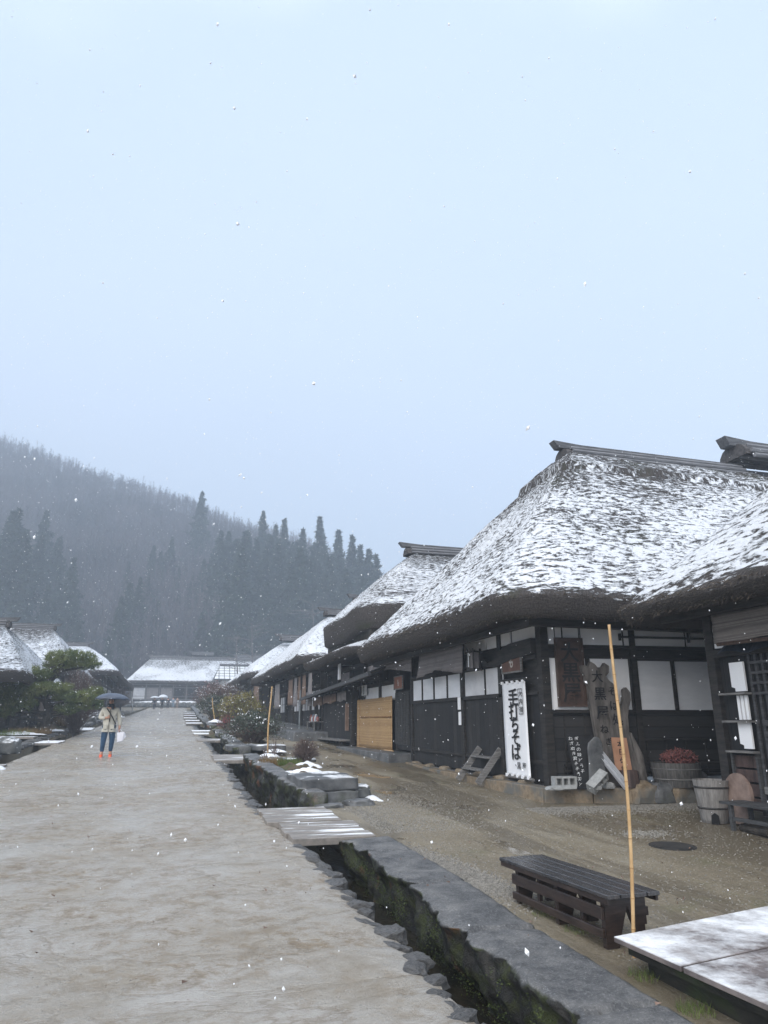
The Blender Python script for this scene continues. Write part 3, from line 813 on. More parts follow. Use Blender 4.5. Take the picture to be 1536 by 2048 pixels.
# roof
rf = thatch_roof('roof', shop, SH, 5.62, 19.5, 11.15, 22.9, 4.02, 10.75, 17.2, 17.45, 9.42, M['thatch1'], seed=1, du=.11, nv=80, lip=.42, step=(.80, .035), R=1.15, tuft=1500, bulge=.012, sag=.05)
ridge(rf, SH, 10.62, 16.9, 17.45, 9.50, big=.95, tip=.30)
ridge(rf, SH, 16.9, 19.5, 17.45, 10.2, big=1.4, tip=.40)
# rafters under the eave
for y in np.arange(11.9, 22.4, .62):
    mb = MB(SH); mb.tube([(5.95, y, 3.66), (7.1, y, 4.02)], .045, 6); mb.build('rafter', 'beam', rf)
for x in np.arange(7.2, 13.2, .62):
    mb = MB(SH); mb.tube([(x, 11.6, 3.64), (x, 12.7, 3.98)], .045, 6); mb.build('rafter', 'beam', rf)
mb = MB(SH); mb.box(6.2, 6.34, 11.7, 22.3, 3.50, 3.62); mb.box(6.34, 14, 11.72, 11.86, 3.50, 3.62); mb.build('eave_beam', 'beam', rf)
# stone plinth the shop stands on
def GP(x, y, dz=0): return (x, y, gz(y) + dz)
pl = thing('stone_step', (6.6, 14, gz(14)), 'long tan granite step along the front of the big thatched shop', 'step')
edge = [(6.66, 12.45), (6.60, 14.2), (6.62, 16.5), (6.66, 18.5), (6.7, 20.6)]
for (xa, ya), (xb, yb) in zip(edge[:-1], edge[1:]):
    mb = MB((6.6, 14, gz(14)))
    zt = .655
    mb.add([(xa, ya, gz(ya) - .05), (xb, yb - .015, gz(yb) - .05), (xb + .28, yb - .015, gz(yb) - .05), (xa + .28, ya, gz(ya) - .05),
            (xa, ya, max(zt, gz(ya) + .05)), (xb, yb - .015, max(zt, gz(yb) + .04)), (xb + .28, yb - .015, max(zt, gz(yb) + .04)), (xa + .28, ya, max(zt, gz(ya) + .05))],
           [(0, 1, 2, 3), (4, 7, 6, 5), (0, 4, 5, 1), (1, 5, 6, 2), (2, 6, 7, 3), (3, 7, 4, 0)])
    mb.build('kerb_block', 'granite', pl, bevel=.012)
for xa, ya, xb, yb in ((6.70, 12.42, 7.55, 12.20), (7.57, 12.20, 8.20, 12.02)):
    mb = MB((6.6, 14, gz(14)))
    zt = .655
    mb.add([(xa, ya, .30), (xb, yb, .30), (xb + .05, yb + .3, .30), (xa + .05, ya + .3, .30), (xa, ya, zt - .002), (xb, yb, zt - .002), (xb + .05, yb + .3, zt - .002), (xa + .05, ya + .3, zt - .002)],
           [(0, 3, 2, 1), (4, 5, 6, 7), (0, 1, 5, 4), (1, 2, 6, 5), (2, 3, 7, 6), (3, 0, 4, 7)])
    mb.build('kerb_block', 'granite', pl, bevel=.012)
mb = MB((6.6, 14, gz(14))); mb.add([(6.9, 12.6, .648), (8.4, 12.3, .648), (16, 12.2, .648), (16, 13.2, .648), (7.2, 13.2, .648), (7.2, 20.6, .66), (6.9, 20.6, .66)], [(0, 1, 2, 3, 4, 5, 6)])
mb.build('paving', 'slab_grey', pl)
# natural foundation rocks to the right of the step
for i, (x, y, rx, ry, rz) in enumerate([(8.45, 12.05, .30, .20, .26), (8.85, 12.0, .26, .2, .24), (9.25, 11.95, .28, .2, .26), (9.7, 11.95, .32, .22, .24), (10.2, 11.9, .3, .22, .25), (9.55, 12.25, .5, .2, .30)]):
    o = link('foundation_rock', rock_mesh('foundation_rock', rx, ry, rz, i + 20, 'stone' if i % 2 else 'granite', 3, .2))
    o.location = (x, y, .50 + (.12 if i == 5 else 0)); tag(o, ['dark boulder touching the right end of the granite step, under the driftwood sign', 'tan boulder under the left side of the planter tub', 'dark mossy boulder under the right side of the planter tub', 'tan boulder right of the planter tub, under the shop wall', 'dark boulder just left of the grey barrel', 'broad flat-topped boulder lying above the other rocks, left of the barrel'][i], 'rock', 'foundation rocks under the shop')
mb = MB(); mb.box(8.3, 13, 12.2, 12.7, .35, .70); tag(mb.build('rubble_footing', 'stone'), 'low mossy rubble footing under the dark wall, between planter tub and grey barrel', 'footing')
# ------------------------------------------------------------------ things on and before the shop front
def frame_rect(mb, x0, x1, y0, y1, z0, z1, t):
    mb.box(x0, x1, y0, y0 + t, z0, z1); mb.box(x0, x1, y1 - t, y1, z0, z1)
    mb.box(x0, x1, y0 + t, y1 - t, z0, z0 + t); mb.box(x0, x1, y0 + t, y1 - t, z1 - t, z1)
def framed_sign(loc, wd, ht, face, glyph, label, tilt=0):
    t = thing('framed_sign', loc, label, 'sign')
    mb = MB(); mb.box(-.02, .02, -wd / 2, wd / 2, -ht / 2, ht / 2); mb.build('board', face, t)
    mb = MB(); frame_rect(mb, -.035, .0, -wd / 2 - .02, wd / 2 + .02, -ht / 2 - .02, ht / 2 + .02, .035); mb.build('frame', 'grey_wood', t)
    lettering('lettering', [(glyph, ht * .62, (-.026, 0, 0), .8)], 'pale_ink', t, FX, bold=.03)
    t.rotation_euler = (0, tilt, 0)
    return t
framed_sign((6.88, 13.84, 3.02), .88, .42, 'sign_brown', 'も', 'brown framed square board with one pale character, above the white banner')
framed_sign((6.92, 21.86, 3.00), .86, .38, 'sign_red', 'も', 'small reddish framed board with a pale character, beside the orange reed blind', 0)
# noodle banner
BN = (6.86, 13.78, 2.66)
bn = thing('noodle_banner', BN, 'long white vertical cloth banner with big black Japanese characters at the shop corner', 'banner')
V = []; F = []
ny, nz_ = 10, 44
def bx_(t, u):   # t 0..1 down, u -1..1 across
    y = 13.84 - u * .53 - .10 * t; z = 2.60 - t * 1.82
    x = 6.88 - .03 * t + .010 * math.sin(u * 3 + t * 3) * t
    return (x, y, z)
for j in range(nz_ + 1):
    for i in range(ny + 1): V.append(bx_(j / nz_, -1 + 2 * i / ny))
F = [(j * (ny + 1) + i, j * (ny + 1) + i + 1, (j + 1) * (ny + 1) + i + 1, (j + 1) * (ny + 1) + i) for j in range(nz_) for i in range(ny)]
mb = MB(BN); mb.add(V, F); bc = mb.build('cloth', 'cloth', bn, smooth=True)
sm = bc.modifiers.new('s', 'SOLIDIFY'); sm.thickness = .006
mb = MB(BN); mb.tube([(6.87, 13.24, 2.64), (6.88, 14.44, 2.66)], .028, 8); mb.build('rod', 'iron', bn)
mb = MB(BN); mb.tube([(6.84, 13.10, .745), (6.85, 14.32, .745)], .03, 8); mb.build('rod', 'grey_wood', bn)
for u in (-.9, -.45, 0, .45, .9):
    for tz in (0, 1):
        p = Vector(bx_(tz, u)); zz = .035 if tz == 0 else -.04
        mb = MB(BN); mb.bar(p + Vector((-.02, 0, -zz * .6)), p + Vector((-.02, 0, zz)), .09, .03, (1, 0, 0)); mb.build('loop', 'cloth', bn)
it = []
def bpos(t, u): p = bx_(t, u); return (p[0] - .022, p[1], p[2])
for ch, t_, sz in (('手', .165, .37), ('打', .31, .37), ('ち', .455, .33), ('そ', .60, .33), ('ば', .75, .35)):
    it.append((ch, sz, bpos(t_, -.02), 1.25))
lettering('lettering', it, 'ink', bn, FX, (0, 0, 1), bold=.016, ext=.004, inv=Matrix.Translation(-Vector(BN)))
it = [(ch, .125, bpos(t_, .62), 1.25) for ch, t_ in (('大', .13), ('内', .215), ('宿', .30))]
it += [(ch, .15, bpos(.895, u), 1.1) for ch, u in (('、', -.12), ('黒', .16), ('屋', .62))]
lettering('small_lettering', it, 'ink', bn, FX, (0, 0, 1), bold=.008, ext=.006, inv=Matrix.Translation(-Vector(BN)))
mb = MB(BN)
for a, b, c, d in ((.45, .79, .075, .083), (.45, .79, .345, .353), (.44, .47, .078, .35), (.77, .80, .078, .35)):
    q = [bpos(c, a), bpos(c, b), bpos(d, b), bpos(d, a)]
    mb.add([(x - .004, y, z) for x, y, z in q], [(0, 1, 2, 3)])
mb.build('lettering_box', 'ink', bn)
# paper lantern box
LN = (6.72, 15.45, 2.95)
lt = thing('wooden_lantern', LN, 'dark six-sided wooden lantern with a paper slip, under the eave beside the brown board', 'lantern')
mb = MB(LN); 
for k in range(6):
    a = k * math.pi / 3; mb.bar((6.72 + .16 * math.cos(a), 15.45 + .16 * math.sin(a), 2.95), (6.72 + .17 * math.cos(a), 15.45 + .17 * math.sin(a), 3.44), .03, .03)
mb.lathe([(0.001, .46), (.22, .43), (.22, .40), (0.001, .40)], LN, 6); mb.lathe([(0.001, .04), (.19, .04), (.19, 0), (0.001, 0)], LN, 6)
mb.build('frame', 'beam', lt)
mb = MB(LN); mb.lathe([(.13, .04), (.13, .40)], LN, 6); mb.build('paper', 'noren_grey', lt)
mb = MB(LN); mb.box(6.555, 6.565, 15.38, 15.50, 3.02, 3.34); mb.build('paper_slip', 'white_paint', lt)
lettering('lettering', [(c, .07, (6.548, 15.44, z), 1) for c, z in (('大', 3.28), ('黒', 3.18), ('屋', 3.08))], 'ink', lt, FX, inv=Matrix.Translation(-Vector(LN)))
# paper notices on the wall
for z0, z1, y0, lab in ((2.10, 2.40, 16.86, 'upper white paper slip on the dark wall below the window row'), (1.74, 2.05, 16.84, 'lower white paper slip on the dark wall below another slip')):
    mb = MB(); mb.box(6.925, 6.932, y0, y0 + .17, z0, z1); o = mb.build('paper_slip', 'paper', jitter=.004); tag(o, lab, 'notice')
    for q in range(4):
        pass
# hanging linen curtains under the eave
def hang(name, pts_top, pts_bot, m, label, cat='curtain', nx=24, nz=8, fold=.03, x=None, group=None):
    """cloth between two polylines on the street front (x, y, z), with soft folds; ends not straight"""
    V = []
    for j in range(nz + 1):
        for i in range(nx + 1):
            t = i / nx
            def lerp(P_):
                q = t * (len(P_) - 1); k_ = min(int(q), len(P_) - 2); return Vector(P_[k_]).lerp(Vector(P_[k_ + 1]), q - k_)
            p = lerp(pts_top).lerp(lerp(pts_bot), j / nz)
            p.x += fold * math.sin(t * 31 + j * .3) * (.2 + j / nz) + .01 * noise.noise(Vector((t * 9, j, 1)))
            V.append(p)
    F = [(j * (nx + 1) + i, j * (nx + 1) + i + 1, (j + 1) * (nx + 1) + i + 1, (j + 1) * (nx + 1) + i) for j in range(nz) for i in range(nx)]
    mb = MB(); mb.add(V, F); o = mb.build(name, m, smooth=True)
    o.modifiers.new('s', 'SOLIDIFY').thickness = .008
    return tag(o, label, cat, group)
hang('linen_curtain', [(6.5, 18.6, 3.72), (6.5, 15.55, 3.74)], [(6.48, 18.95, 2.93), (6.5, 17.4, 3.08), (6.5, 15.75, 2.90)], 'curtain', 'grey linen curtain hung under the eave, nearer the lantern')
hang('linen_curtain', [(6.5, 24.0, 3.62), (6.5, 19.3, 3.72)], [(6.5, 24.0, 3.42), (6.5, 21.5, 3.38), (6.5, 19.45, 3.18)], 'curtain', 'shorter grey linen curtain hung under the eave above the reddish board')
# reed blind
RB = (6.9, 24.6, 1.8)
rb = thing('reed_blind', RB, 'orange-brown reed blind hanging over the white panel between two dark doorways', 'blind')
V = []; nx, nz = 30, 10
for j in range(nz + 1):
    for i in range(nx + 1):
        t = i / nx; s_ = j / nz
        V.append((6.88 - .05 * math.sin(t * math.pi) * s_ + .012 * math.sin(t * 19), 22.50 + t * 4.3, 2.62 - s_ * 1.66 - .02 * math.sin(t * math.pi)))
F = [(j * (nx + 1) + i, j * (nx + 1) + i + 1, (j + 1) * (nx + 1) + i + 1, (j + 1) * (nx + 1) + i) for j in range(nz) for i in range(nx)]
mb = MB(RB); mb.add(V, F); o = mb.build('screen', 'reed', rb, smooth=True); o.modifiers.new('s', 'SOLIDIFY').thickness = .02
mb = MB(RB); mb.tube([(6.85, 22.5, 1.98), (6.84, 26.3, 1.99)], .022, 6); mb.build('batten', 'bamboo_node', rb)
mb = MB(RB); mb.tube([(6.87, 22.35, .94), (6.87, 26.85, .94)], .03, 6); mb.build('bottom_rod', 'bamboo', rb)
mb = MB(RB); mb.box(6.84, 6.88, 26.45, 26.8, .98, 2.6); mb.build('side_strip', 'reed', rb)
# small white name plate
NP = (6.95, 26.2, 2.93)
t = thing('name_plate', NP, 'small white upright name plate with black characters above the reed blind', 'sign')
mb = MB(NP); mb.box(6.93, 6.97, 25.9, 26.5, 2.76, 3.12); mb.build('board', 'white_paint', t)
lettering('lettering', [(c, .11, (6.925, 26.2, z), 2.2) for c, z in (('蕎', 3.05), ('麦', 2.94), ('屋', 2.83))], 'ink', t, FX, inv=Matrix.Translation(-Vector(NP)))
# lean-to roof with stall between the houses
LT = (6.3, 29, .95)
st = thing('lean_to_stall', LT, 'dark shed stall with long thin lean-to roof and brown cloth valances, between two thatched houses', 'stall')
mb = MB(LT)
mb.add([(6.0, 21.9, 3.30), (6.0, 34.2, 2.86), (7.7, 34.2, 3.35), (7.7, 21.9, 3.80), (6.0, 21.9, 3.36), (6.0, 34.2, 2.92), (7.7, 34.2, 3.42), (7.7, 21.9, 3.86)],
       [(0, 1, 2, 3), (4, 7, 6, 5), (0, 4, 5, 1), (1, 5, 6, 2), (2, 6, 7, 3), (3, 7, 4, 0)])
r0 = mb.build('roof', 'beam', st)
mb = MB(LT); mb.bar((5.98, 21.9, 3.26), (5.98, 34.2, 2.84), .09, .12); mb.build('fascia', 'grey_wood_bar', r0)
for y in np.arange(22.2, 34, .7):
    mb = MB(LT); z = 3.24 - (y - 21.9) * .0357; mb.bar((6.05, y, z), (7.6, y, z + .5), .06, .07); mb.build('rafter', 'beam', r0)
mb = MB(LT); mb.box(6.75, 6.95, 27.1, 32.6, 1.15, 3.0); mb.build('wall', 'dark_wood', st)
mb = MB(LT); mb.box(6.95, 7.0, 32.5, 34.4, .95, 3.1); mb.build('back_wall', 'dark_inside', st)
for y in (27.15, 32.6, 34.3):
    mb = MB(LT); mb.box(6.68, 6.82, y - .09, y + .09, .9, 3.1); mb.build('post', 'beam', st)
for a, b in ((27.4, 29.0), (29.2, 31.9), (32.0, 34.2)):
    mb = MB(LT)
    V = []; 
    for j in range(4):
        for i in range(13):
            y = a + (b - a) * i / 12; V.append((6.55 + .02 * math.sin(i * 1.7), y, 2.98 - (y - 27) * .012 - j * (.12 + .012 * math.sin(a + i * .8))))
    mb.add(V, [(j * 13 + i, j * 13 + i + 1, (j + 1) * 13 + i + 1, (j + 1) * 13 + i) for j in range(3) for i in range(12)])
    o = mb.build('valance', 'noren' if a > 29 else 'noren_grey', st, smooth=True); o.modifiers.new('s', 'SOLIDIFY').thickness = .01
mb = MB(LT); mb.box(6.6, 6.72, 27.6, 27.75, 1.5, 2.5); mb.build('hanging_strip', 'noren', st)
mb = MB(LT); mb.box(6.3, 6.75, 27.3, 32.4, 1.12, 1.18); mb.build('counter', 'grey_wood', st)
for y in (27.5, 29.8, 32.2):
    mb = MB(LT); mb.box(6.35, 6.42, y, y + .1, .9, 1.12); mb.build('leg', 'beam', st)
mb = MB(); 
for (xa, ya, xb, yb) in ((5.6, 22.4, 6.9, 34),):
    mb.add([(6.25, 20.8, gz(20.8) - .02), (6.15, 27.2, gz(27.2) - .02), (7.3, 27.2, gz(27.2) - .02), (7.3, 20.8, gz(20.8) - .02), (6.25, 20.8, .93), (6.15, 27.2, .95), (7.3, 27.2, .95), (7.3, 20.8, .93)],
           [(0, 1, 2, 3), (4, 7, 6, 5), (0, 4, 5, 1), (1, 5, 6, 2), (2, 6, 7, 3), (3, 7, 4, 0)])
tag(mb.build('stone_landing', 'stone', bevel=.02), 'low dark stone landing under the orange reed blind', 'step')
# goods on the stall
gd = thing('souvenir_shelf', (6.6, 33.4, gz(33.4)), 'small shelf of coloured souvenirs at the open end of the stall', 'shelf')
gm = MB(); gm.box(-.3, .3, -.9, .9, .72, .76); gm.box(-.3, .3, -.9, .9, .30, .34)
for y in (-.85, .8):
    for x in (-.28, .24): gm.box(x, x + .05, y, y + .05, 0, .74)
gm.build('frame', 'grey_wood', gd)
for i in range(9):
    gm = MB(); y = -.8 + i * .19; gm.lathe([(0.001, 0), (.07, .0), (.08, .1), (.05, .2 + .05 * (i % 3)), (0.001, .22 + .05 * (i % 3))], (-.1, y, .76), 8)
    gm.build('souvenir', ('dull_red', 'blue_cloth', 'white_paint', 'sign_red')[i % 4], gd)
# wooden step ladder
LD = (6.55, 15.2, .6)
ld = thing('wooden_steps', LD, 'short weathered wooden steps leading to the dark shop door', 'steps')
for y in (14.75, 15.85):
    mb = MB(LD); mb.bar((6.96, y, 1.25), (6.42, y + .05, .56), .05, .13); mb.build('side_rail', 'grey_wood', ld)
for k_, (x, z) in enumerate(((6.84, 1.05), (6.62, .80))):
    mb = MB(LD); mb.box(x - .12, x + .1, 14.77, 15.86, z, z + .035); mb.build('tread', 'grey_wood', ld)
# the tall name board on the side wall
E0 = EW(.50, .06, 2.1)
nb = thing('hanging_name_board', (7.5, 12.6, 2.7), 'tall framed dark brown board with carved characters, hanging over the white paper window', 'sign')
NB = (7.5, 12.6, 2.7)
mb = MB(NB); ebox(mb, .27, .79, .05, .09, 2.12, 3.38); mb.build('board', 'brown_wood', nb)
mb = MB(NB)
for a, b, c, d in ((.24, .28, 2.09, 3.41), (.78, .82, 2.09, 3.41), (.28, .78, 2.09, 2.13), (.28, .78, 3.37, 3.41)): ebox(mb, a, b, .045, .12, c, d)
mb.build('frame', 'brown_wood', nb)
mb = MB(NB); 
for s_ in (.26, .80): mb.bar(EW(s_, .06, 3.40), EW(s_, .05, 3.75), .012, .012)
mb.build('hanger', 'iron', nb)
EX = (.994, -.11, 0)
lettering('lettering', [(c, .40, EW(.53, .095, z), 1.0) for c, z in (('大', 3.13), ('黒', 2.74), ('屋', 2.35))], 'ink', nb, EX, bold=.014, ext=.02, inv=Matrix.Translation(-Vector(NB)))
# driftwood signboard
DW = EW(1.25, .3, .62)
dw = thing('driftwood_signboard', DW, 'big upright driftwood slab sign with carved characters and a knobbly top', 'sign')
outl = [(.88, .60), (.90, 1.0), (.88, 1.5), (.84, 1.9), (.80, 2.25), (.80, 2.48), (.74, 2.55), (.76, 2.66), (.70, 2.74), (.68, 2.86), (.76, 2.87), (.83, 2.84), (.88, 2.94), (.96, 2.90), (1.02, 2.83), (1.12, 2.84), (1.17, 2.92), (1.26, 2.86), (1.25, 2.74),
        (1.18, 2.66), (1.24, 2.58), (1.32, 2.52), (1.37, 2.38), (1.40, 2.20), (1.44, 2.05), (1.50, 2.22), (1.52, 2.42), (1.58, 2.46), (1.66, 2.36), (1.66, 2.22), (1.60, 2.08), (1.56, 1.9), (1.56, 1.6), (1.60, 1.3), (1.66, 1.0), (1.74, .8), (1.78, .60)]
mb = MB(DW); mb.prism(outl, .16, .26, lambda a, b, h: EW(a, h, b)); o = mb.build('slab', 'carved', dw)
mb = MB(DW)
for (a, b, c, d) in ((.95, .2, 1.05, .55), (1.6, .2, 1.65, .5)): mb.bar(EW(a, .12, .62), EW(a, .10, 1.7), .08, .08)
mb.build('prop', 'beam', dw)
its = [('大', .24, EW(.99, .27, 2.66)), ('黒', .26, EW(1.02, .27, 2.33)), ('屋', .27, EW(1.04, .27, 1.98)), ('ね', .18, EW(1.05, .27, 1.68)), ('ぎ', .15, EW(1.12, .27, 1.46)),
       ('そ', .19, EW(1.27, .27, 2.38)), ('ば', .20, EW(1.30, .27, 2.12)), ('処', .22, EW(1.34, .27, 1.86))]
lettering('lettering', its, 'ink', dw, EX, bold=.008, ext=.02, inv=Matrix.Translation(-Vector(DW)))
# closed-today board
CB = EW(1.33, .34, 1.2)
cb = thing('notice_board', CB, 'narrow orange-tan board with black characters leaning on the driftwood slab', 'notice')
def CBp(a, b, h): p = Vector(EW(a + (b - 1.3) * -.045, .30 + h - (b - .85) * .06, b)); return p
mb = MB(CB); mb.prism([(1.17, .85), (1.50, .83), (1.49, 1.52), (1.18, 1.53)], 0, .02, CBp); mb.build('board', 'paper_sign', cb)
lettering('lettering', [(c, .13, CBp(1.34, z, .022), 1) for c, z in (('本', 1.41), ('日', 1.26), ('休', 1.11), ('業', .96))], 'ink', cb, EX, bold=.012, inv=Matrix.Translation(-Vector(CB)))
# black hand-lettered board, grey slab, pale plank, blocks, log
HB = EW(.42, .4, .64)
hb = thing('blackboard_sign', HB, 'narrow black board with two columns of white handwriting at the foot of the wall', 'sign')
def HBp(a, b, h): return Vector(EW(a, .48 + h - (b - .64) * .18, b))
mb = MB(HB); mb.prism([(.30, .64), (.78, .64), (.72, 1.58), (.24, 1.58)], 0, .03, HBp); mb.build('board', 'ink', hb)
tx1 = 'ねざぬき君そそう天と'; tx2 = 'ぎふの味どうそ'
itm = [(c, .088, HBp(.31 + i * .008, 1.51 - i * .088, .034)) for i, c in enumerate(tx1)] + [(c, .088, HBp(.43 + i * .004, 1.51 - i * .095, .034)) for i, c in enumerate(tx2)]
lettering('lettering', itm, 'white_paint', hb, EX, bold=.006, inv=Matrix.Translation(-Vector(HB)))
def EWp(a, b, h): return Vector(EW(a, h, b))
mb = MB(); mb.prism([(.52, .66), (.86, .66), (.84, 1.1), (.83, 1.44), (.78, 1.53), (.70, 1.55), (.64, 1.50), (.57, 1.44), (.54, 1.34), (.55, 1.1)], .52, .58, EWp)
tag(mb.build('stone_slab', 'stone', bevel=.01), 'upright dark grey stone slab standing in front of the black lettered board', 'stone')
mb = MB()
def plank_between(mb, p, q, wd, th, up=(0, -1, 0)): mb.bar(p, q, wd, th, up)
mb.bar(EW(.72, .50, 1.36), EW(1.22, .62, .67), .15, .05, (.2, -1, .3)); mb.bar(EW(.725, .535, 1.35), EW(1.215, .655, .68), .02, .05, (.2, -1, .3))
tag(mb.build('pale_plank', 'grey_paint'), 'pale grey plank leaning diagonally between the stone slab and the driftwood sign', 'plank')
def cinder(loc, rot, label):
    t = thing('concrete_block', loc, label, 'block', 'concrete blocks at the shop corner')
    t.rotation_euler = rot
    mb = MB(); L_, H_, W_ = .42, .17, .17
    xs = [-.21, -.17, -.075, -.045, .045, .075, .17, .21]
    # solid ribs and rails leave three openings
    for a, b in ((xs[0], xs[1]), (xs[2], xs[3]), (xs[4], xs[5]), (xs[6], xs[7])): mb.box(a, b, -W_ / 2, W_ / 2, .03, H_ - .03)
    mb.box(-.21, .21, -W_ / 2, W_ / 2, 0, .03); mb.box(-.21, .21, -W_ / 2, W_ / 2, H_ - .03, H_)
    mb.box(-.20, .20, W_ / 2 - .02, W_ / 2 - .005, .03, H_ - .03)
    mb.build('body', 'concrete', t)
    return t
cinder(EW(.02, .60, .70), (0, 0, -.1), 'grey concrete block lying flat with three holes facing out, beside the black lettered board')
cinder(EW(.60, .74, .73), (.5, -.62, .15), 'grey concrete block tipped up at an angle, below the dark stone slab')
for i, (a, d, z, sx, sy, sz) in enumerate(((-.05, .62, .67, .30, .16, .05), (.52, .78, .68, .12, .1, .07), (.86, .62, .69, .10, .1, .08))):
    o = link('broken_slab', rock_mesh('broken_slab', sx, sy, sz, 40 + i, 'concrete', 2, .15)); o.location = EW(a, d, z)
    tag(o, ['flat grey slab lying under the concrete block with three holes', 'small broken grey piece under the tipped concrete block, on its left', 'small broken grey piece right of the tipped concrete block'][i], 'stone')
mb = MB(); mb.tube([EW(1.33, .52, .64), EW(1.34, .5, .95)], [.19, .17], 14); tag(mb.build('log_stump', 'log', jitter=.006), 'short reddish-dark log stump standing under the orange-tan board', 'log')
mb = MB(); mb.tube([EW(1.72, .3, .64), EW(1.70, .24, 1.2), EW(1.6, .2, 1.6)], [.10, .07, .04], 8); tag(mb.build('root_prop', 'carved', jitter=.01), 'twisted grey root leaning right of the driftwood sign', 'root')
# planter tub with reddish plant
PT = EW(2.35, .42, .66)
pt = thing('planter_tub', PT, 'low dark wooden half-barrel with a reddish shrub, beside the driftwood sign', 'planter')
mb = MB(); mb.lathe([(.40, 0), (.44, .25), (.45, .42), (.41, .42), (.39, .34), (0.001, .34)], n=26); pass
mb = MB(); mb.lathe([(.40, 0), (.44, .25), (.45, .42), (.41, .42), (.39, .34), (0.001, .34)], n=26); mb.build('tub', 'dark_tub', pt)
for z in (.12, .30):
    mb = MB(); mb.lathe([(.433 + (z - .2) * .1, z), (.445 + (z - .2) * .1, z + .012), (.433 + (z - .2) * .1, z + .024)], n=26); mb.build('hoop', 'grey_wood', pt)
C = in_ellipsoid(1500, (.10, 0, .50), (.36, .30, .16)); tri_mesh('shrub', leaves(C, .05, 2.4), 'dull_red', pt)
mb = MB()
for i in range(26):
    a = random.uniform(0, 6.28); r = random.uniform(.05, .32); mb.tube([(.08, 0, .34), (.08 + r * math.cos(a), r * math.sin(a), .50 + random.uniform(0, .14))], .006, 4)
mb.build('stem', 'twig', pt)
# ------------------------------------------------------------------ near house on the right edge
HX = (8.5, 9.9, .35)
nh = thing('thatched_house', HX, 'snow-dusted thatched house at the right edge with dark lattice wall behind the grey barrel', 'house')
rf2 = thatch_roof('roof', nh, HX, 7.30, 21, -1.4, 11.0, 3.68, 13.0, 17, 4.8, 9.15, M['thatch2'], seed=4, du=.10, nv=90, lip=.24, R=.8, tuft=1500, bulge=.02, inset=1.2, sag=.05)
mb = MB(HX); mb.box(8.55, 8.75, .5, 9.75, .75, 3.9); mb.build('street_wall', 'dark_wood', nh)
mb = MB(HX); mb.box(8.6, 18, 9.75, 9.9, .5, 3.9); mb.build('side_wall', 'dark_wood_x', nh)
mb = MB(HX); mb.box(8.46, 8.62, 9.74, 9.92, .45, 3.7); mb.build('corner_post', 'beam', nh)
mb = MB(HX); mb.box(8.44, 8.58, 1.0, 9.05, .80, .90); mb.build('sill', 'grey_wood', nh)
mb = MB(HX); mb.box(8.40, 8.58, 1.0, 9.75, 2.80, 2.92); mb.build('lintel', 'beam', nh)
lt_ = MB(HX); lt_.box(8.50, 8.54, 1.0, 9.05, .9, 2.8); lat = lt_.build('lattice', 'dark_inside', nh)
for y in np.arange(6.4, 9.06, .13):
    mb = MB(HX); mb.box(8.455, 8.49, y, y + .045, .90, 2.80); mb.build('bar', 'lat', lat)
for z in np.arange(1.0, 2.8, .15):
    mb = MB(HX); mb.box(8.435, 8.453, 6.4, 9.0 if z > 2.1 else (8.9 if int(z * 10) % 2 else 8.6), z, z + .04 if z > 2.0 else z + .085); mb.build('cross_bar', 'lat', lat)
# shutter cupboard by the corner post: three pale panels and shelves
for a, b, z0, z1 in ((9.13, 9.42, 2.26, 2.70), (9.15, 9.40, 1.42, 1.80)):
    mb = MB(HX); o_ = [(a, z0), (b - .07, z0), (b - .07, z0 + .05), (b, z0 + .07), (b, z1), (a, z1)]
    mb.prism(o_, 8.44, 8.47, lambda p, q, h: (h, p, q)); mb.build('pale_panel', 'paper', nh)
for y in (9.14, 9.22, 9.30):
    mb = MB(HX); mb.box(8.44, 8.47, y, y + .05, 1.84, 2.20); mb.build('pale_slat', 'paper', nh)
for z in (1.36, 1.80, 2.21):
    mb = MB(HX); mb.box(8.34, 8.5, 9.06, 9.62, z, z + .03); mb.build('shelf', 'grey_wood', nh)
for y in (9.08, 9.58):
    mb = MB(HX); mb.box(8.42, 8.5, y, y + .04, .5, 1.36); mb.build('batten', 'grey_wood_bar', nh)
for z in np.arange(.55, 1.35, .2):
    mb = MB(HX); mb.box(8.455, 8.48, 9.12, 9.58, z, z + .17); mb.build('weatherboard', 'log', nh)
mb = MB(HX); mb.box(8.46, 8.5, 9.5, 9.7, 2.95, 3.30); mb.build('plaster_panel', 'plaster', nh)
mb = MB(HX); mb.box(7.85, 8.0, 1, 10.2, 3.40, 3.52); mb.build('eave_beam', 'beam', rf2)
for y in np.arange(1, 10.2, .6):
    mb = MB(HX); mb.tube([(7.8, y, 3.50), (8.6, y, 3.85)], .045, 6); mb.build('rafter', 'beam', rf2)
# cloth awning strip below the blind
mb = MB(HX); V = []
for i in range(41):
    y = 9.45 - i * .12; V += [(8.44 - .03 * math.sin(i * 1.1), y, 2.99 + .02 * math.sin(i * .7)), (8.25 - .05 * math.sin(i * 1.1 + .5), y - .05, 2.83 + .03 * math.sin(i * .9))]
mb.add(V, [(2 * i, 2 * i + 1, 2 * i + 3, 2 * i + 2) for i in range(40)]); o = mb.build('striped_valance', 'navy', nh)
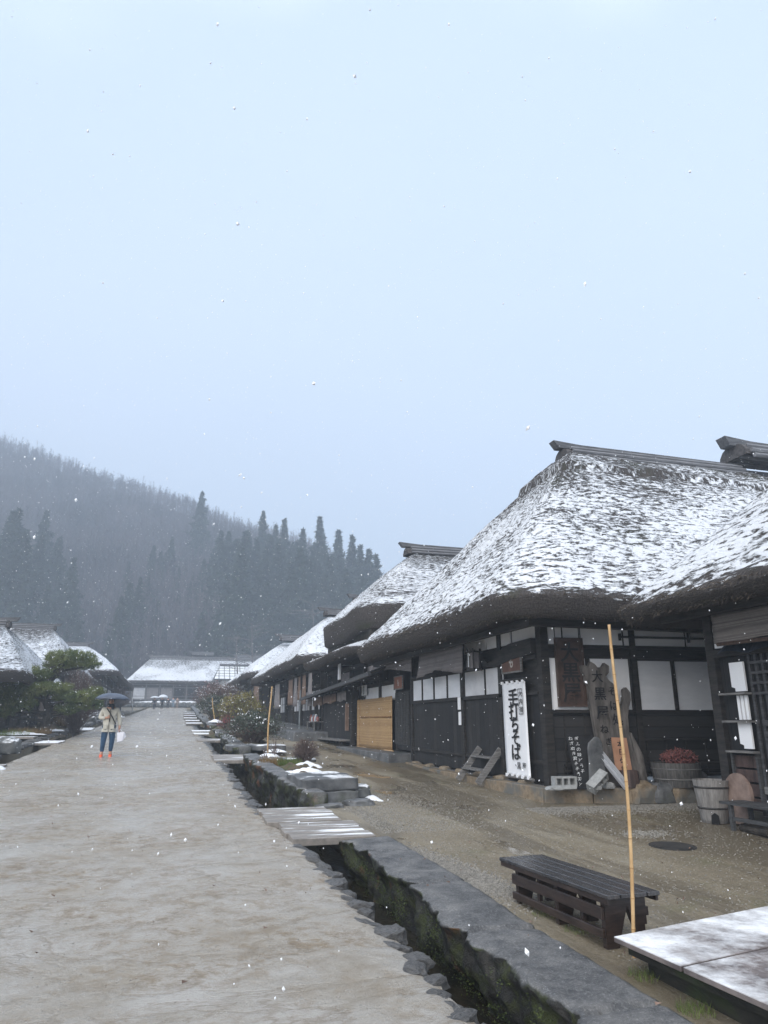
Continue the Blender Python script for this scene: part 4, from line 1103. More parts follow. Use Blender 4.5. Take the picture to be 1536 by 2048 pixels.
# old rolled reed blind
BL = (8.1, 8.5, 3.2)
bl = thing('old_reed_blind', BL, 'weathered grey reed blind sagging under the near eave at the right edge', 'blind')
V = []; nx, nz = 40, 12
for j in range(nz + 1):
    for i in range(nx + 1):
        t = i / nx; s_ = j / nz
        V.append((8.15 + .02 * noise.noise(Vector((t * 14, s_ * 5, 0))) , 9.32 - t * 4.0, 3.42 - s_ * (.44 + .06 * noise.noise(Vector((t * 6, 3, 0)))) - .02 * t))
F = [(j * (nx + 1) + i, j * (nx + 1) + i + 1, (j + 1) * (nx + 1) + i + 1, (j + 1) * (nx + 1) + i) for j in range(nz) for i in range(nx)]
mb = MB(BL); mb.add(V, F); o = mb.build('screen', 'old_reed', bl, smooth=True); o.modifiers.new('s', 'SOLIDIFY').thickness = .02
mb = MB(BL); mb.tube([(8.13, 9.25, 2.96), (8.13, 5.3, 2.90)], .03, 6); mb.build('bottom_rod', 'brown_wood', bl)
# grey barrel, mill disc, low bench, firewood
BR = (8.24, 9.92, gz(9.92))
br = thing('wooden_barrel', BR, 'tall grey wooden barrel with an opening at its foot, before the dark wall', 'barrel')
mb = MB(); mb.lathe([(.18, 0), (.20, .05), (.235, .35), (.265, .62), (.245, .62), (.235, .50), (0.001, .5)], n=28); mb.build('body', 'barrel_wood', br)
for z, r in ((.20, .222), (.50, .257)):
    mb = MB(); mb.lathe([(r, z), (r + .012, z + .012), (r, z + .03)], n=28); mb.build('hoop', 'iron', br)
mb = MB(); mb.prism([(-.07, 0), (.07, 0), (.06, .12), (0, .16), (-.06, .12)], .150, .222, lambda a, b, h: (a * .7 - h * .62, -a * .5 - h * .80, b)); mb.build('opening', 'dark_inside', br)
mb = MB(); mb.lathe([(.243, .50), (.18, .53), (0.001, .54)], n=20); mb.build('lid', 'millwood', br)
DK = (8.36, 9.78, gz(9.8) + .38)
mb = MB(DK); mb.prism([(.36 * math.cos(a), .36 * math.sin(a)) for a in np.linspace(0, 2 * math.pi, 32)[:-1]], 0, .06, lambda a, b, h: (8.38 + h + b * .10, 9.56 + a * .8, DK[2] + b))
o = mb.build('mill_disc', 'millwood'); o.location = DK; tag(o, 'round pale brown wooden disc leaning on the wall behind the grey barrel', 'disc')
LB = (8.2, 9.0, gz(9.0))
lb = thing('low_bench', LB, 'low dark plank bench at the right edge, in front of the lattice wall', 'bench')
mb = MB(LB); 
for k_ in range(3): mb.box(7.93 + k_ * .15, 8.06 + k_ * .15, 6.2, 9.42, .655, .69)
mb.build('seat', 'grey_wood_bar', lb)
for y in (9.22, 7.9, 6.6):
    for x in (7.96, 8.30):
        mb = MB(LB); mb.box(x, x + .05, y, y + .06, gz(y), .655); mb.build('leg', 'grey_wood_bar', lb)
mb = MB(LB); mb.box(7.97, 8.0, 6.5, 9.3, .44, .49); mb.build('stretcher', 'grey_wood_bar', lb)
lg = None
for i in range(9):
    mb = MB(); mb.tube([(0, -.3, 0), (0, .3, 0)], .055, 8)
    if lg is None:
        lg = mb.build('firewood_log', 'bark'); o = lg
    else:
        o = lg.copy(); COL.objects.link(o)
    o.location = (8.05 + (i % 3) * .13, 8.9 - (i // 3) * .55, gz(8.8) + .06 + (.09 if i in (4, 7) else 0)); o.rotation_euler = (0, 0, random.uniform(-.25, .25))
    tag(o, 'dark firewood log lying under the low bench beside the grey barrel', 'log', 'firewood logs under the low bench')
# ------------------------------------------------------------------ houses further up the right side
def facade(parent, off, x, y0, y1, z0, z1, sgn=1, posts=5, norens=(), seed=0, boards='dark_wood', win_rows=True):
    """dark timber street front: wall, posts, lintel, sill, doors, paper windows, noren curtains"""
    def B(mb, xa, xb, ya, yb, za, zb): return mb.box(min(sgn * xa, sgn * xb), max(sgn * xa, sgn * xb), ya, yb, za, zb)
    mb = MB(off); B(mb, x + .12, x + 5, y0, y1, z0 - .35, z1); mb.build('wall', boards, parent)
    for y in np.linspace(y0 + .1, y1 - .1, posts):
        mb = MB(off); B(mb, x - .02, x + .12, y - .08, y + .08, z0 - .3, z1); mb.build('post', 'beam', parent)
    for za, zb in ((z0 + 1.95, z0 + 2.08), (z1 - .15, z1), (z0 - .02, z0 + .06)):
        mb = MB(off); B(mb, x - .0, x + .115, y0, y1, za, zb); mb.build('rail', 'beam', parent)
    ys = np.linspace(y0 + .1, y1 - .1, posts); rnd = random.Random(seed)
    for i in range(posts - 1):
        a, b = ys[i] + .12, ys[i + 1] - .12
        k_ = rnd.random()
        if k_ < .4:
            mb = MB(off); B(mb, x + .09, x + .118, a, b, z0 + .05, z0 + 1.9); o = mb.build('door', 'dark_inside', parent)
            for yy in np.linspace(a, b, 5)[1:-1]:
                mb = MB(off); B(mb, x + .06, x + .088, yy - .02, yy + .02, z0 + .05, z0 + 1.9); mb.build('bar', 'grey_wood_bar', o)
        elif k_ < .8:
            mb = MB(off); B(mb, x + .08, x + .118, a, b, z0 + .9, z0 + 1.85); o = mb.build('window', 'paper_dim', parent)
            mb = MB(off)
            for yy in np.linspace(a, b, 4): B(mb, x + .06, x + .079, yy - .015, yy + .015, z0 + .9, z0 + 1.85)
            for za in (z0 + .89, z0 + 1.36, z0 + 1.83): B(mb, x + .062, x + .077, a, b, za, za + .02)
            mb.build('muntin', 'beam', o)
        if z1 - z0 > 2.5:
            mb = MB(off); B(mb, x + .10, x + .119, a, b, z0 + 2.12, z1 - .2); mb.build('transom_panel', 'noren_grey' if k_ < .5 else 'dark_inside', parent)
HC = (7, 30, .95)
hc = thing('thatched_house', HC, 'thatched house with deep dark hood over the eave, just past the big noodle shop', 'house')
rc = thatch_roof('roof', hc, HC, 6.25, 14.5, 23.6, 31.7, 5.72, 9.35, 13, 27.7, 8.55, M['thatch3'], seed=7, du=.16, nv=40, lip=.85, R=1.4, tuft=500, inset=1.0)
ridge(rc, HC, 9.1, 13.2, 27.7, 8.80, big=.85, tip=.3)
mb = MB(HC); mb.box(6.62, 13, 24.2, 31.3, 4.25, 5.3); mb.build('hood_wall', 'straw_wall', hc)
rk = thatch_roof('skirt_roof', hc, HC, 5.72, 13, 23.4, 33.0, 4.30, 8.0, 12, 28.5, 5.1, M['thatch4'], seed=9, du=.18, nv=16, lip=.30, R=1.0, tuft=400, inset=1.2, rr=3.5)
facade(hc, HC, 7.0, 24.2, 33.0, 1.3, 4.0, seed=3)
for a, b, zz in ((29.5, 30.3, 3.45),):
    pass
mb = MB(HC); mb.box(6.5, 6.56, 28.4, 28.7, 3.45, 4.35); mb.build('white_board', 'paper', hc)
HD = (7, 42, 1.37)
hd = thing('thatched_house', HD, 'middle thatched house on the right with long hanging brown cloths at its front', 'house')
rd = thatch_roof('roof', hd, HD, 5.65, 15, 33.2, 54.5, 4.75, 9.0, 13.5, 42.5, 8.0, M['thatch4'], seed=12, du=.2, nv=44, lip=.40, R=1.2, tuft=500)
ridge(rd, HD, 8.6, 11.0, 42, 8.2, big=.8, tip=.4); ridge(rd, HD, 10.4, 13.5, 42, 9.0, big=1.1, tip=.4)
facade(hd, HD, 7.0, 34.4, 53.5, 1.5, 4.35, posts=8, seed=5)
HE = (7, 66, 2.1)
he = thing('thatched_house', HE, 'farthest thatched house of the right-hand row, half hidden by brown shrubs', 'house')
re_ = thatch_roof('roof', he, HE, 5.6, 16, 56, 86, 5.5, 10.0, 14, 68, 9.0, M['thatch4'], seed=15, du=.3, nv=40, lip=.45, R=1.5, tuft=500)
ridge(re_, HE, 9.4, 14, 66, 9.3, big=1.1, tip=.5)
facade(he, HE, 7.0, 57.5, 84, 2.3, 4.9, posts=10, seed=8)
# hanging cloths at the middle house
for i, (ya, yb, zb, m_) in enumerate(((33.7, 34.6, 2.55, 'noren_grey'), (35.3, 36.2, 2.65, 'noren'), (36.8, 37.4, 2.9, 'noren'), (37.8, 38.7, 2.6, 'noren_grey'), (39.2, 40.6, 2.7, 'noren'), (44, 46, 2.6, 'noren_grey'))):
    hang('shop_cloth', [(6.4, yb, 4.05), (6.4, ya, 4.05)], [(6.4, yb - .1, zb), (6.4, ya + .1, zb)], m_,
         ['grey-brown hanging cloth nearest of the row on the middle house', 'wide brown hanging cloth second of the row on the middle house', 'narrow brown hanging cloth third of the row on the middle house',
          'grey-brown hanging cloth fourth of the row on the middle house', 'brown hanging cloth fifth of the row on the middle house', 'farthest grey hanging cloth on the middle house'][i], group='cloths hanging on the middle house', fold=.05, nx=10)
hang('shop_cloth', [(6.4, 58, 4.7), (6.4, 54.5, 4.7)], [(6.4, 58, 2.6), (6.4, 54.5, 2.7)], 'noren', 'tall tan cloth hanging on the farthest house of the right-hand row')
# posts, gutters
mb = MB(); mb.tube([(6.1, 35.0, gz(35)), (6.1, 35.0, 3.3)], .035, 8); tag(mb.build('drainpipe', 'metal_pole'), 'thin blue-grey pole standing before the hanging cloths', 'pole')
# raised stone terrace before the middle houses
mb = MB()
for a, b in ((31.5, 36.0), (36.05, 41), (41.05, 50)):
    mb.add([(5.2, a, gz(a) - .05), (5.2, b, gz(b) - .05), (7, b, gz(b) - .05), (7, a, gz(a) - .05), (5.3, a, gz(a) + .38), (5.3, b, gz(b) + .35), (7, b, gz(b) + .35), (7, a, gz(a) + .38)],
           [(0, 1, 2, 3), (4, 7, 6, 5), (0, 4, 5, 1), (1, 5, 6, 2), (2, 6, 7, 3), (3, 7, 4, 0)])
tag(mb.build('stone_terrace', 'stone', bevel=.03), 'low mossy stone terrace in front of the middle thatched house', 'terrace')
# ------------------------------------------------------------------ left side houses
def left_house(off, label, x0, x1, y0, y1, ze, xr0, yc, zr, zf, seed, m='thatch_left'):
    t = thing('thatched_house', off, label, 'house')
    r = thatch_roof('roof', t, off, x0, x1, y0, y1, ze, xr0, x1 - 1.5, yc, zr, M[m], flip=True, seed=seed, du=.2, nv=40, lip=.42, R=1.6, tuft=400)
    ridge(r, off, xr0 - .2, x1 - 1.4, yc, zr + .2, sgn=-1, big=.9, tip=.4)
    facade(t, off, x0 + 1.3, y0 + 1.2, y1 - 1.2, zf, ze - .1, sgn=-1, posts=6, seed=seed, boards='brown_dark')
    return t
left_house((-7.3, 39, 1.3), 'snowy thatched house at the left edge, behind the spreading pine', 5.7, 17, 31.5, 47, 3.75, 8.0, 39.3, 6.35, 1.6, 21)
left_house((-8, 60, 2), 'thatched house with a snow-striped roof, second in the left row', 6.2, 22, 51.5, 68.5, 5.35, 8.9, 60, 8.65, 2.2, 24)
left_house((-5.9, 82, 2.6), 'farthest thatched house on the left with white roof tip reaching the road', 4.2, 20, 66, 98, 6.0, 8.6, 82, 9.5, 3.0, 27, 'thatch4')
# ------------------------------------------------------------------ house across the end of the street, storehouse, bank
EH = (2, 135, 4.9)
eh = thing('thatched_house', EH, 'long thatched house closing the far end of the street', 'house')
def wide_roof(name, parent, off, xa, xb, ya, yb, ze, ra, rb, yc, zr, m, seed):
    # same builder, ridge parallel to x already; front eave faces the camera
    return thatch_roof(name, parent, off, xa, xb, ya, yb, ze, ra, rb, yc, zr, m, seed=seed, du=.35, nv=36, lip=.45, R=1.5, tuft=500, bulge=.0, rr=.5)
ro = wide_roof('roof', eh, EH, -7.2, 19, 131, 141, 8.65, -3.4, 15.5, 136, 12.9, M['thatch_end'], 31)
mb = MB(EH); V = []
ridge(ro, EH, -3.8, 15.5, 136, 13.0, big=1.5, tip=.5)
ridge(ro, EH, 3.4, 7.4, 136, 13.9, big=1.2, tip=.4)
mb = MB(EH); mb.box(-6, 18, 132.4, 140, 4.9, 8.6); mb.build('wall', 'brown_dark', eh)
for x in np.linspace(-6, 12, 9):
    mb = MB(EH); mb.box(x - .09, x + .09, 132.2, 132.38, 5.3, 8.4); mb.build('post', 'grey_wood', eh)
for z0, z1 in ((8.0, 8.15), (5.5, 5.65), (7.55, 7.65), (6.1, 6.16)):
    mb = MB(EH); mb.box(-6, 18, 132.22, 132.37, z0, z1); mb.build('rail', 'grey_wood', eh)
for i, (a, b) in enumerate(((-5.8, -3.9), (-3.6, -1.7), (-1.3, .6), (1.0, 2.6), (3.3, 5.0), (5.5, 7.2))):
    mb = MB(EH); mb.box(a, b, 132.3, 132.39, 5.7, 7.5); mb.build('shutter', ('paper_dim', 'noren_grey', 'noren_grey', 'dark_inside', 'dark_inside', 'noren')[i], eh)
KR = (10.5, 124, 4.3)
kr = thing('storehouse', KR, 'white-walled storehouse with snowy tiled roof at the far end of the right-hand row', 'storehouse')
mb = MB(KR); mb.box(8.2, 13.5, 121, 127, 4.2, 9.0); mb.build('wall', 'paper', kr)
mb = MB(KR); mb.box(8.15, 13.55, 120.9, 121.0, 7.4, 7.6); mb.build('band', 'beam', kr)
mb = MB(KR); mb.add([(6.9, 119.8, 8.55), (14.8, 119.8, 8.55), (14.8, 124, 10.9), (7.9, 124, 10.9), (6.9, 128.2, 8.55), (14.8, 128.2, 8.55), (6.9, 119.8, 8.35), (14.8, 119.8, 8.35), (6.9, 128.2, 8.35), (14.8, 128.2, 8.35)],
                    [(0, 1, 2, 3), (3, 2, 5, 4), (0, 3, 4), (1, 5, 2), (0, 6, 7, 1), (4, 5, 9, 8), (0, 4, 8, 6), (6, 8, 9, 7)])
r_ = mb.build('roof', 'tile_snow', kr)
for i in range(9):
    mb = MB(KR); x = 7.6 + i * .85; mb.bar((x, 119.7, 8.58), (min(x + .15, 14.5), 124, 10.96), .08, .06); mb.build('tile_rib', 'grey_wood_bar', r_)
for k_ in range(1, 5):
    mb = MB(KR); t_ = k_ / 5; mb.bar((7.1, 119.8 + 4.2 * t_, 8.58 + 2.35 * t_), (14.8, 119.8 + 4.2 * t_, 8.58 + 2.35 * t_), .05, .05); mb.build('tile_course', 'grey_wood_bar', r_)
mb = MB(KR); mb.box(7.9, 14.8, 123.8, 124.2, 10.85, 11.2); mb.build('ridge', 'grey_wood_dark', kr)
BH = (14, 141, 5)
bh = thing('thatched_house', BH, 'thatched roof with a raised ridge rising behind the white storehouse', 'house')
rb_ = wide_roof('roof', bh, BH, 9.5, 24, 142, 152, 10.2, 12.6, 21, 147, 14.3, M['thatch_end'], 35)
ridge(rb_, BH, 12.2, 21, 147, 14.5, big=1.2, tip=.4)
mb = MB(BH); mb.box(11, 23, 143.5, 150.5, 4.5, 10); mb.build('wall', 'brown_dark', bh)
# stone bank at the end of the street with snow on top
bk = thing('stone_bank', (2, 128.5, 4.2), 'low snow-topped stone retaining wall across the end of the street', 'wall')
for i in range(26):
    x = -8 + i * .82
    o = link('wall_stone', rock_mesh('wall_stone', .48, .5, .55, i + 60, 'rock_snow', 2, .2), bk); o.location = (x - 2, .3 * random.random(), .35)
mb = MB((2, 128.5, 4.2)); mb.box(-8.5, 14, 128.8, 133, 4.0, 5.0); mb.build('fill', 'soil', bk)
mound('snow_cap', 0, .8, 9.5, .7, .25, 'snow', bk, seed=5, base=.82)
# ------------------------------------------------------------------ canal kerbs, road-edge stones, bridges
def kerb(y0, y1, x_in, wd, top, label, seed, low=-.55):
    ys = ygrid(y0, y1, .035, .006) if y1 - y0 < 30 else ygrid(y0, y1, .2, .012)
    prof = []
    for k_ in range(18): prof.append((.17 * (1 - k_ / 18) ** .8, low + (top - low) * k_ / 18, 1.0))       # inner face
    prof += [(.015, top - .02, 1.0), (.04, top - .004, .9), (.08, top + .004, .7), (.13, top + .008, .5), (.19, top + .008, .3)]
    for k_ in range(1, 13): prof.append((.19 + (wd - .24) * k_ / 12, top + .008, .12))
    prof += [(wd, top - .01, .2), (wd + .02, -.06, .2)]
    V = []; n = len(prof)
    for y in ys:
        xi = x_in(y) if callable(x_in) else x_in
        # joints between long stones
        jt = 0
        ph = (y + seed * .37) / 1.55; fr_ = ph - math.floor(ph)
        if fr_ < .025 or fr_ > .975: jt = .05
        so = .05 * noise.noise(Vector((math.floor(ph) * 3.7, seed, 0)))
        for a, z, k_ in prof:
            p = Vector((0, y * 2.2, z * 3 + seed))
            q_ = noise.noise(Vector((y * 3.1, z * 5.5, seed + 9)))
            dx = k_ * (.085 * noise.fractal(p, .75, 2.1, 6) + .06 * noise.noise(Vector((y * .9, z * 1.5, seed))) + .045 * (round(q_ * 3) / 3))
            dz = k_ * .045 * noise.fractal(Vector((a * 6, y * 6, seed)), .8, 2, 4) + (.012 * noise.noise(Vector((a * 2.5, y * 1.2, seed))) if k_ < .9 else 0)
            V.append((xi + .02 + so * (1 if k_ > .4 else .3) + a - dx + jt * (k_ > .25), y, gz(y) + z + dz - (jt * .6 if k_ < .9 else 0)))
    F = [(i * n + k_, i * n + k_ + 1, (i + 1) * n + k_ + 1, (i + 1) * n + k_) for i in range(len(ys) - 1) for k_ in range(n - 1)]
    F += [tuple(range(n))[::-1], tuple((len(ys) - 1) * n + k_ for k_ in range(n))]
    mb = MB(); mb.add(V, F); o = mb.build('canal_kerb', 'kerb', smooth=True); tag(o, label, 'kerb', 'stone kerbs along the shop-side canal')
    return o
cr = lambda y: ip(CR, y)
kerb(-6, 9.75, cr, .65, .035, 'long broad grey stone kerb with mossy canal face, running beside the wooden bench', 1)
kerb(12.7, 21.6, cr, .42, .24, 'mossy raised stone kerb between the double plank bridge and the next plank bridge', 2)
kerb(24.1, 31.4, cr, .5, .26, 'stone kerb below the grey-green and yellow-green shrubs', 3)
kerb(33.2, 36.6, cr, .5, .28, 'short stone kerb beside the crimson shrub', 4)
kerb(41.6, 60, cr, .6, .30, 'stone kerb under the brown bare shrubs', 5)
kerb(61, 120, cr, .6, .30, 'farthest stone kerb running up to the end of the street', 6)
def moss_on_kerb():
    rng = np.random.default_rng(4)
    n = 9000; y = 1.5 + 8.2 * rng.uniform(0, 1, n); z = rng.beta(1.3, 1.6, n) * -.5
    k_ = np.array([noise.noise(Vector((a * 1.9, b * 4, 3))) for a, b in zip(y, z)]) > .02
    y, z = y[k_], z[k_]
    x = np.interp(y, [a for a, b in CR], [b for a, b in CR]) - .03 + .17 * np.clip(-z / .55, 0, 1) ** .9 + rng.normal(size=len(y)) * .03
    C = np.stack([x, y, y * S + z], 1)
    o = tri_mesh('moss', leaves(C, .014, 1.6, rng=rng, direction=np.array([-.9, 0, .1])), 'moss_leaf'); tag(o, kind='stuff')
moss_on_kerb()
# road-edge stones on both lips of the road
stone_me = [rock_mesh('edge_stone', 1, 1, 1, 80 + i, 'wet_stone', 3, .25) for i in range(7)]
y = 2.2; i = 0
while y < 60:
    sz = random.uniform(.10, .20) * (1 if y < 24 else 1.4)
    if not (9.9 < y < 12.2 or 21.8 < y < 23.7):
        o = link('road_edge_stone', stone_me[i % 7]); o.location = (ip(RR, y) - .02 + random.uniform(-.06, .05), y, gz(y) - .055)
        o.scale = (random.uniform(.07, .14), sz * .8, random.uniform(.05, .09)); o.rotation_euler = (random.uniform(-.15, .15), random.uniform(-.1, .25), random.uniform(-.7, .7))
        tag(o, 'flat wet dark stone in the ragged row where the road meets the shop-side canal', 'stone', 'stones along the road edge by the shop-side canal')
    if y < 24 and random.random() < .8:
        o = link('road_edge_stone', stone_me[(i + 3) % 7]); o.location = (ip(RR, y) + .03, y, gz(y) - .26)
        o.scale = (.14, sz * 1.1, .13); o.rotation_euler = (0, 0, random.uniform(-.6, .6))
        tag(o, 'dark stone in the lower course of the canal wall under the road edge', 'stone', 'stones lining the canal wall under the road edge')
    y += sz * random.uniform(1.35, 2.1); i += 1
y = 16
while y < 80:
    sz = random.uniform(.16, .4)
    o = link('bank_stone', stone_me[i % 7]); o.location = (ip(RL, y) - .86 - random.uniform(0, .1), y, gz(y) + .03)
    o.scale = (random.uniform(.14, .22), sz * .85, random.uniform(.09, .15)); o.rotation_euler = (0, 0, random.uniform(-.7, .7)); 
    tag(o, 'dark mossy stone in the row along the far bank of the left-hand canal', 'stone', 'stones along the left-hand canal bank')
    y += sz * 1.7; i += 1
def bridge(y0, y1, x0, x1, n, label, m='bridge', thick=.09, tops=.06, skew=0.0, group='plank bridges over the shop-side canal'):
    loc = ((x0 + x1) / 2, (y0 + y1) / 2, gz((y0 + y1) / 2))
    t = thing('plank_bridge', loc, label, 'bridge', group)
    ys = np.linspace(y0, y1, n + 1)
    for a, b in zip(ys[:-1], ys[1:]):
        mb = MB(loc); dx = random.uniform(-.05, .05); za = gz(a) + tops; zb = gz(b) + tops
        g_ = .012
        sk = skew
        mb.add([(x0 + dx, a + g_ + sk, za - thick), (x1 + dx, a + g_, za - thick), (x1 + dx, b - g_, zb - thick), (x0 + dx, b - g_ + sk, zb - thick),
                (x0 + dx, a + g_ + sk, za), (x1 + dx, a + g_, za), (x1 + dx, b - g_, zb), (x0 + dx, b - g_ + sk, zb)],
               [(0, 3, 2, 1), (4, 5, 6, 7), (0, 1, 5, 4), (1, 2, 6, 5), (2, 3, 7, 6), (3, 0, 4, 7)])
        mb.build('plank', m, t, bevel=.006)
    return t
b1_ = bridge(9.75, 11.0, 1.62, 2.72, 3, 'wooden plank bridge with snow along its planks, nearest of all over the right-hand canal')
b2_ = bridge(11.08, 12.45, 1.52, 2.62, 4, 'wooden plank bridge right behind the nearest one, its far edge white with snow')
bridge(21.7, 23.9, 1.42, 2.62, 5, 'bare grey plank bridge between the low twiggy bush and the road')
bridge(31.5, 33.0, 1.3, 2.5, 2, 'grey plank bridge level with the grey-green shrub')
bridge(36.8, 38.3, 1.3, 2.7, 2, 'plank bridge beside the crimson shrub', 'bridge_snow')
bridge(39.8, 41.3, 1.3, 2.8, 2, 'snow-covered plank bridge just beyond the crimson shrub', 'bridge_snow')
for k_, yy in enumerate((49, 54.5, 61, 69, 76, 84)):
    bridge(yy, yy + 2.0, ip(RR, yy) - .5, ip(CR, yy) + .25, 1, ['snow-covered plank bridge, first below the brown bare shrubs', 'snow-covered plank bridge, second beside the brown bare shrubs', 'snow-covered plank bridge, third beside the brown bare shrubs', 'snow-covered plank bridge beyond the brown shrubs',
            'far snow-covered plank bridge near the street end', 'farthest snow-covered plank bridge on the right'][k_], 'bridge_snow', tops=.14)
for k_, (ya, yb, m_) in enumerate(((20.0, 21.6, 'bridge'), (30.6, 32.2, 'bridge_snow'), (41.6, 44.8, 'bridge_snow'), (56, 58, 'bridge_snow'), (66, 68.5, 'bridge_snow'))):
    bridge(ya, yb, ip(RL, ya) - 1.05, ip(RL, ya) + .1, 2, ['grey plank bridge at the left edge with a lump of snow on it', 'snowy plank bridge below the pine trunk', 'white snowy plank bridge left of the walking person', 'white plank bridge behind the walking person',
                                                 'farthest snowy plank bridge on the left'][k_], m_, group='plank bridges over the left-hand canal')
# flat slab seat, stones and snow in the verge
def slab(loc, sx, sy, sz, m, label, seed=1, rz=0, cat='stone'):
    bm = bmesh.new(); bmesh.ops.create_cube(bm, size=1)
    bmesh.ops.subdivide_edges(bm, edges=bm.edges[:], cuts=10, use_grid_fill=True)
    for v in bm.verts:
        p = v.co.copy(); v.co = Vector((p.x * sx, p.y * sy, p.z * sz + sz / 2))
        nn = noise.noise_vector(Vector((v.co.x * 3 + seed, v.co.y * 3, v.co.z * 4))) * .035
        edge_ = sum(abs(c) > .42 for c in p)
        v.co += nn
        if edge_ >= 2: v.co.xy *= .985; v.co.z -= .012 * (p.z > 0)
    me = bpy.data.meshes.new('flat_stone'); bm.to_mesh(me); bm.free(); me.materials.append(M[m])
    for p in me.polygons: p.use_smooth = True
    o = link('flat_stone', me); o.location = loc; o.rotation_euler = (0, 0, rz)
    return tag(o, label, cat)
slab((2.92, 14.2, gz(14.2) + .16), 1.05, 1.75, .22, 'stone_snow', 'thick dark flat slab with a dusting of snow, beyond the double plank bridge', 3)
slab((2.95, 13.75, gz(13.7) - .1), 1.0, .9, .28, 'stone', 'mossy dark stone block under the thick flat slab', 5)
slab((3.10, 19.9, gz(20) + .17), 1.5, 1.2, .08, 'stone_snow', 'thin pale flat slab behind the round twiggy bush', 7)
slab((2.9, 25.0, gz(25) + .12), 1.9, 1.3, .16, 'stone_snow', 'long flat dark slab under the grey-green shrub', 9)
slab((2.9, 33.9, gz(34) + .10), 1.5, 1.2, .16, 'stone_snow', 'flat dark slab under the crimson shrub', 11)
def rock(x, y, r, m, label, seed, z=.0, cat='rock', grp=None):
    o = link('rock', rock_mesh('rock', r[0], r[1], r[2], seed, m, 4, .2)); o.location = (x, y, gz(y) + z); return tag(o, label, cat, grp)
rock(3.62, 14.1, (.22, .35, .16), 'rock_snow', 'rounded snow-covered rock at the right end of the thick flat slab', 3, .06)
rock(3.35, 12.9, (.28, .16, .10), 'stone', 'low dark stone half sunk in gravel right of the mossy block', 4, .0)
rock(2.75, 12.75, (.25, .15, .07), 'stone', 'flat dark stone lying before the mossy block', 8, .0)
rock(-4.72, 25.6, (.42, .45, .34), 'rock_snow', 'big squat boulder with snow on top at the left edge of the street', 5, .18)
rock(2.45, 30.2, (.25, .5, .22), 'rock_snow', 'rounded kerb boulder left of the grey-green shrub', 6, .12)
for k_, (x, y, r) in enumerate(((-5.2, 47, .5), (-5.0, 52, .55), (-4.9, 57, .5), (-5.0, 62, .6), (-4.7, 66, .5))):
    rock(x, y, (r, r * 1.1, r * .65), 'rock_snow', 'snow-capped boulder in the row behind the walking person', 30 + k_, .2, grp='boulders behind the walking person')
mb = MB(); mb.box(-7.5, -4.95, 31.9, 33.1, gz(32) + .14, gz(32) + .22); tag(mb.build('snowy_board', 'bridge_snow'), 'wide snow-covered board lying left of the pine trunk', 'board')
for x_ in (-7.4, -5.1):
    pass
mound('snow_heap', -3.95, 20.7, .22, .28, .10, 'snow', seed=3); tag(bpy.data.objects['snow_heap'], 'small heap of snow on the road edge at the left', 'snow heap')
# planting beds, snow on them, grass tufts
def bed(cx, cy, rx, ry, h, label, seed):
    o = mound('planting_bed', cx, cy, rx, ry, h, 'soil', seed=seed, edge=.2); return tag(o, label, 'planting bed')
bed(3.0, 16.8, .75, 2.4, .30, 'earthy planting bed with patches of snow behind the thick flat slab', 1)
bed(3.0, 27.5, 1.0, 3.2, .32, 'planting bed under the grey-green shrub', 2)
bed(3.1, 38, 1.1, 5.5, .40, 'planting bed under the yellow-green bush', 3)
bed(3.6, 52, 1.5, 9, .45, 'planting bed under the brown bare shrubs', 4)
bed(-5.9, 36, 1.6, 4.5, .30, 'grassy bed around the foot of the pine tree', 5)
bed(-6.2, 48.5, 1.4, 5, .45, 'tawny grassy bed behind the walking person on the left', 6)
for k_, (x, y, rx, ry, h, z) in enumerate(((3.05, 16.0, .42, .75, .10, .22), (3.30, 17.6, .40, .7, .10, .22), (2.75, 20.7, .28, .40, .12, .20), (3.75, 13.6, .22, .30, .06, .0), (3.45, 24.2, .25, .8, .08, .12), (3.2, 34.6, .5, .9, .12, .25), (2.9, 45, .5, 1.5, .12, .35),
                                      (-5.9, 34.0, .9, .9, .10, .22), (-5.0, 37.6, .4, .9, .08, .20), (-6.0, 52, 1.0, 1.2, .15, .40), (3.45, 14.9, .25, .3, .06, .12))):
    o = mound('snow_patch', x, y, rx, ry, h, 'snow', seed=k_ + 10, base=gz(y) + z, edge=.5, rough=.5); tag(o, kind='stuff')
def tuft(x, y, n, r, h, m, label, z=0, lean=.4):
    rng = np.random.default_rng(int(x * 100 + y * 10) % 9999)
    C = np.zeros((n, 3)); a = rng.uniform(0, 6.28, n); rr_ = r * np.sqrt(rng.uniform(0, 1, n)); C[:, 0] = rr_ * np.cos(a); C[:, 1] = rr_ * np.sin(a) * 1.3
    T_ = leaves(C, h, 14, rng=rng, direction=np.array([0, 0, 2.6 / lean]) * .5)
    o = tri_mesh('grass_tuft', T_, m); o.location = (x, y, gz(y) + z); return tag(o, label, 'grass', None, 'stuff')
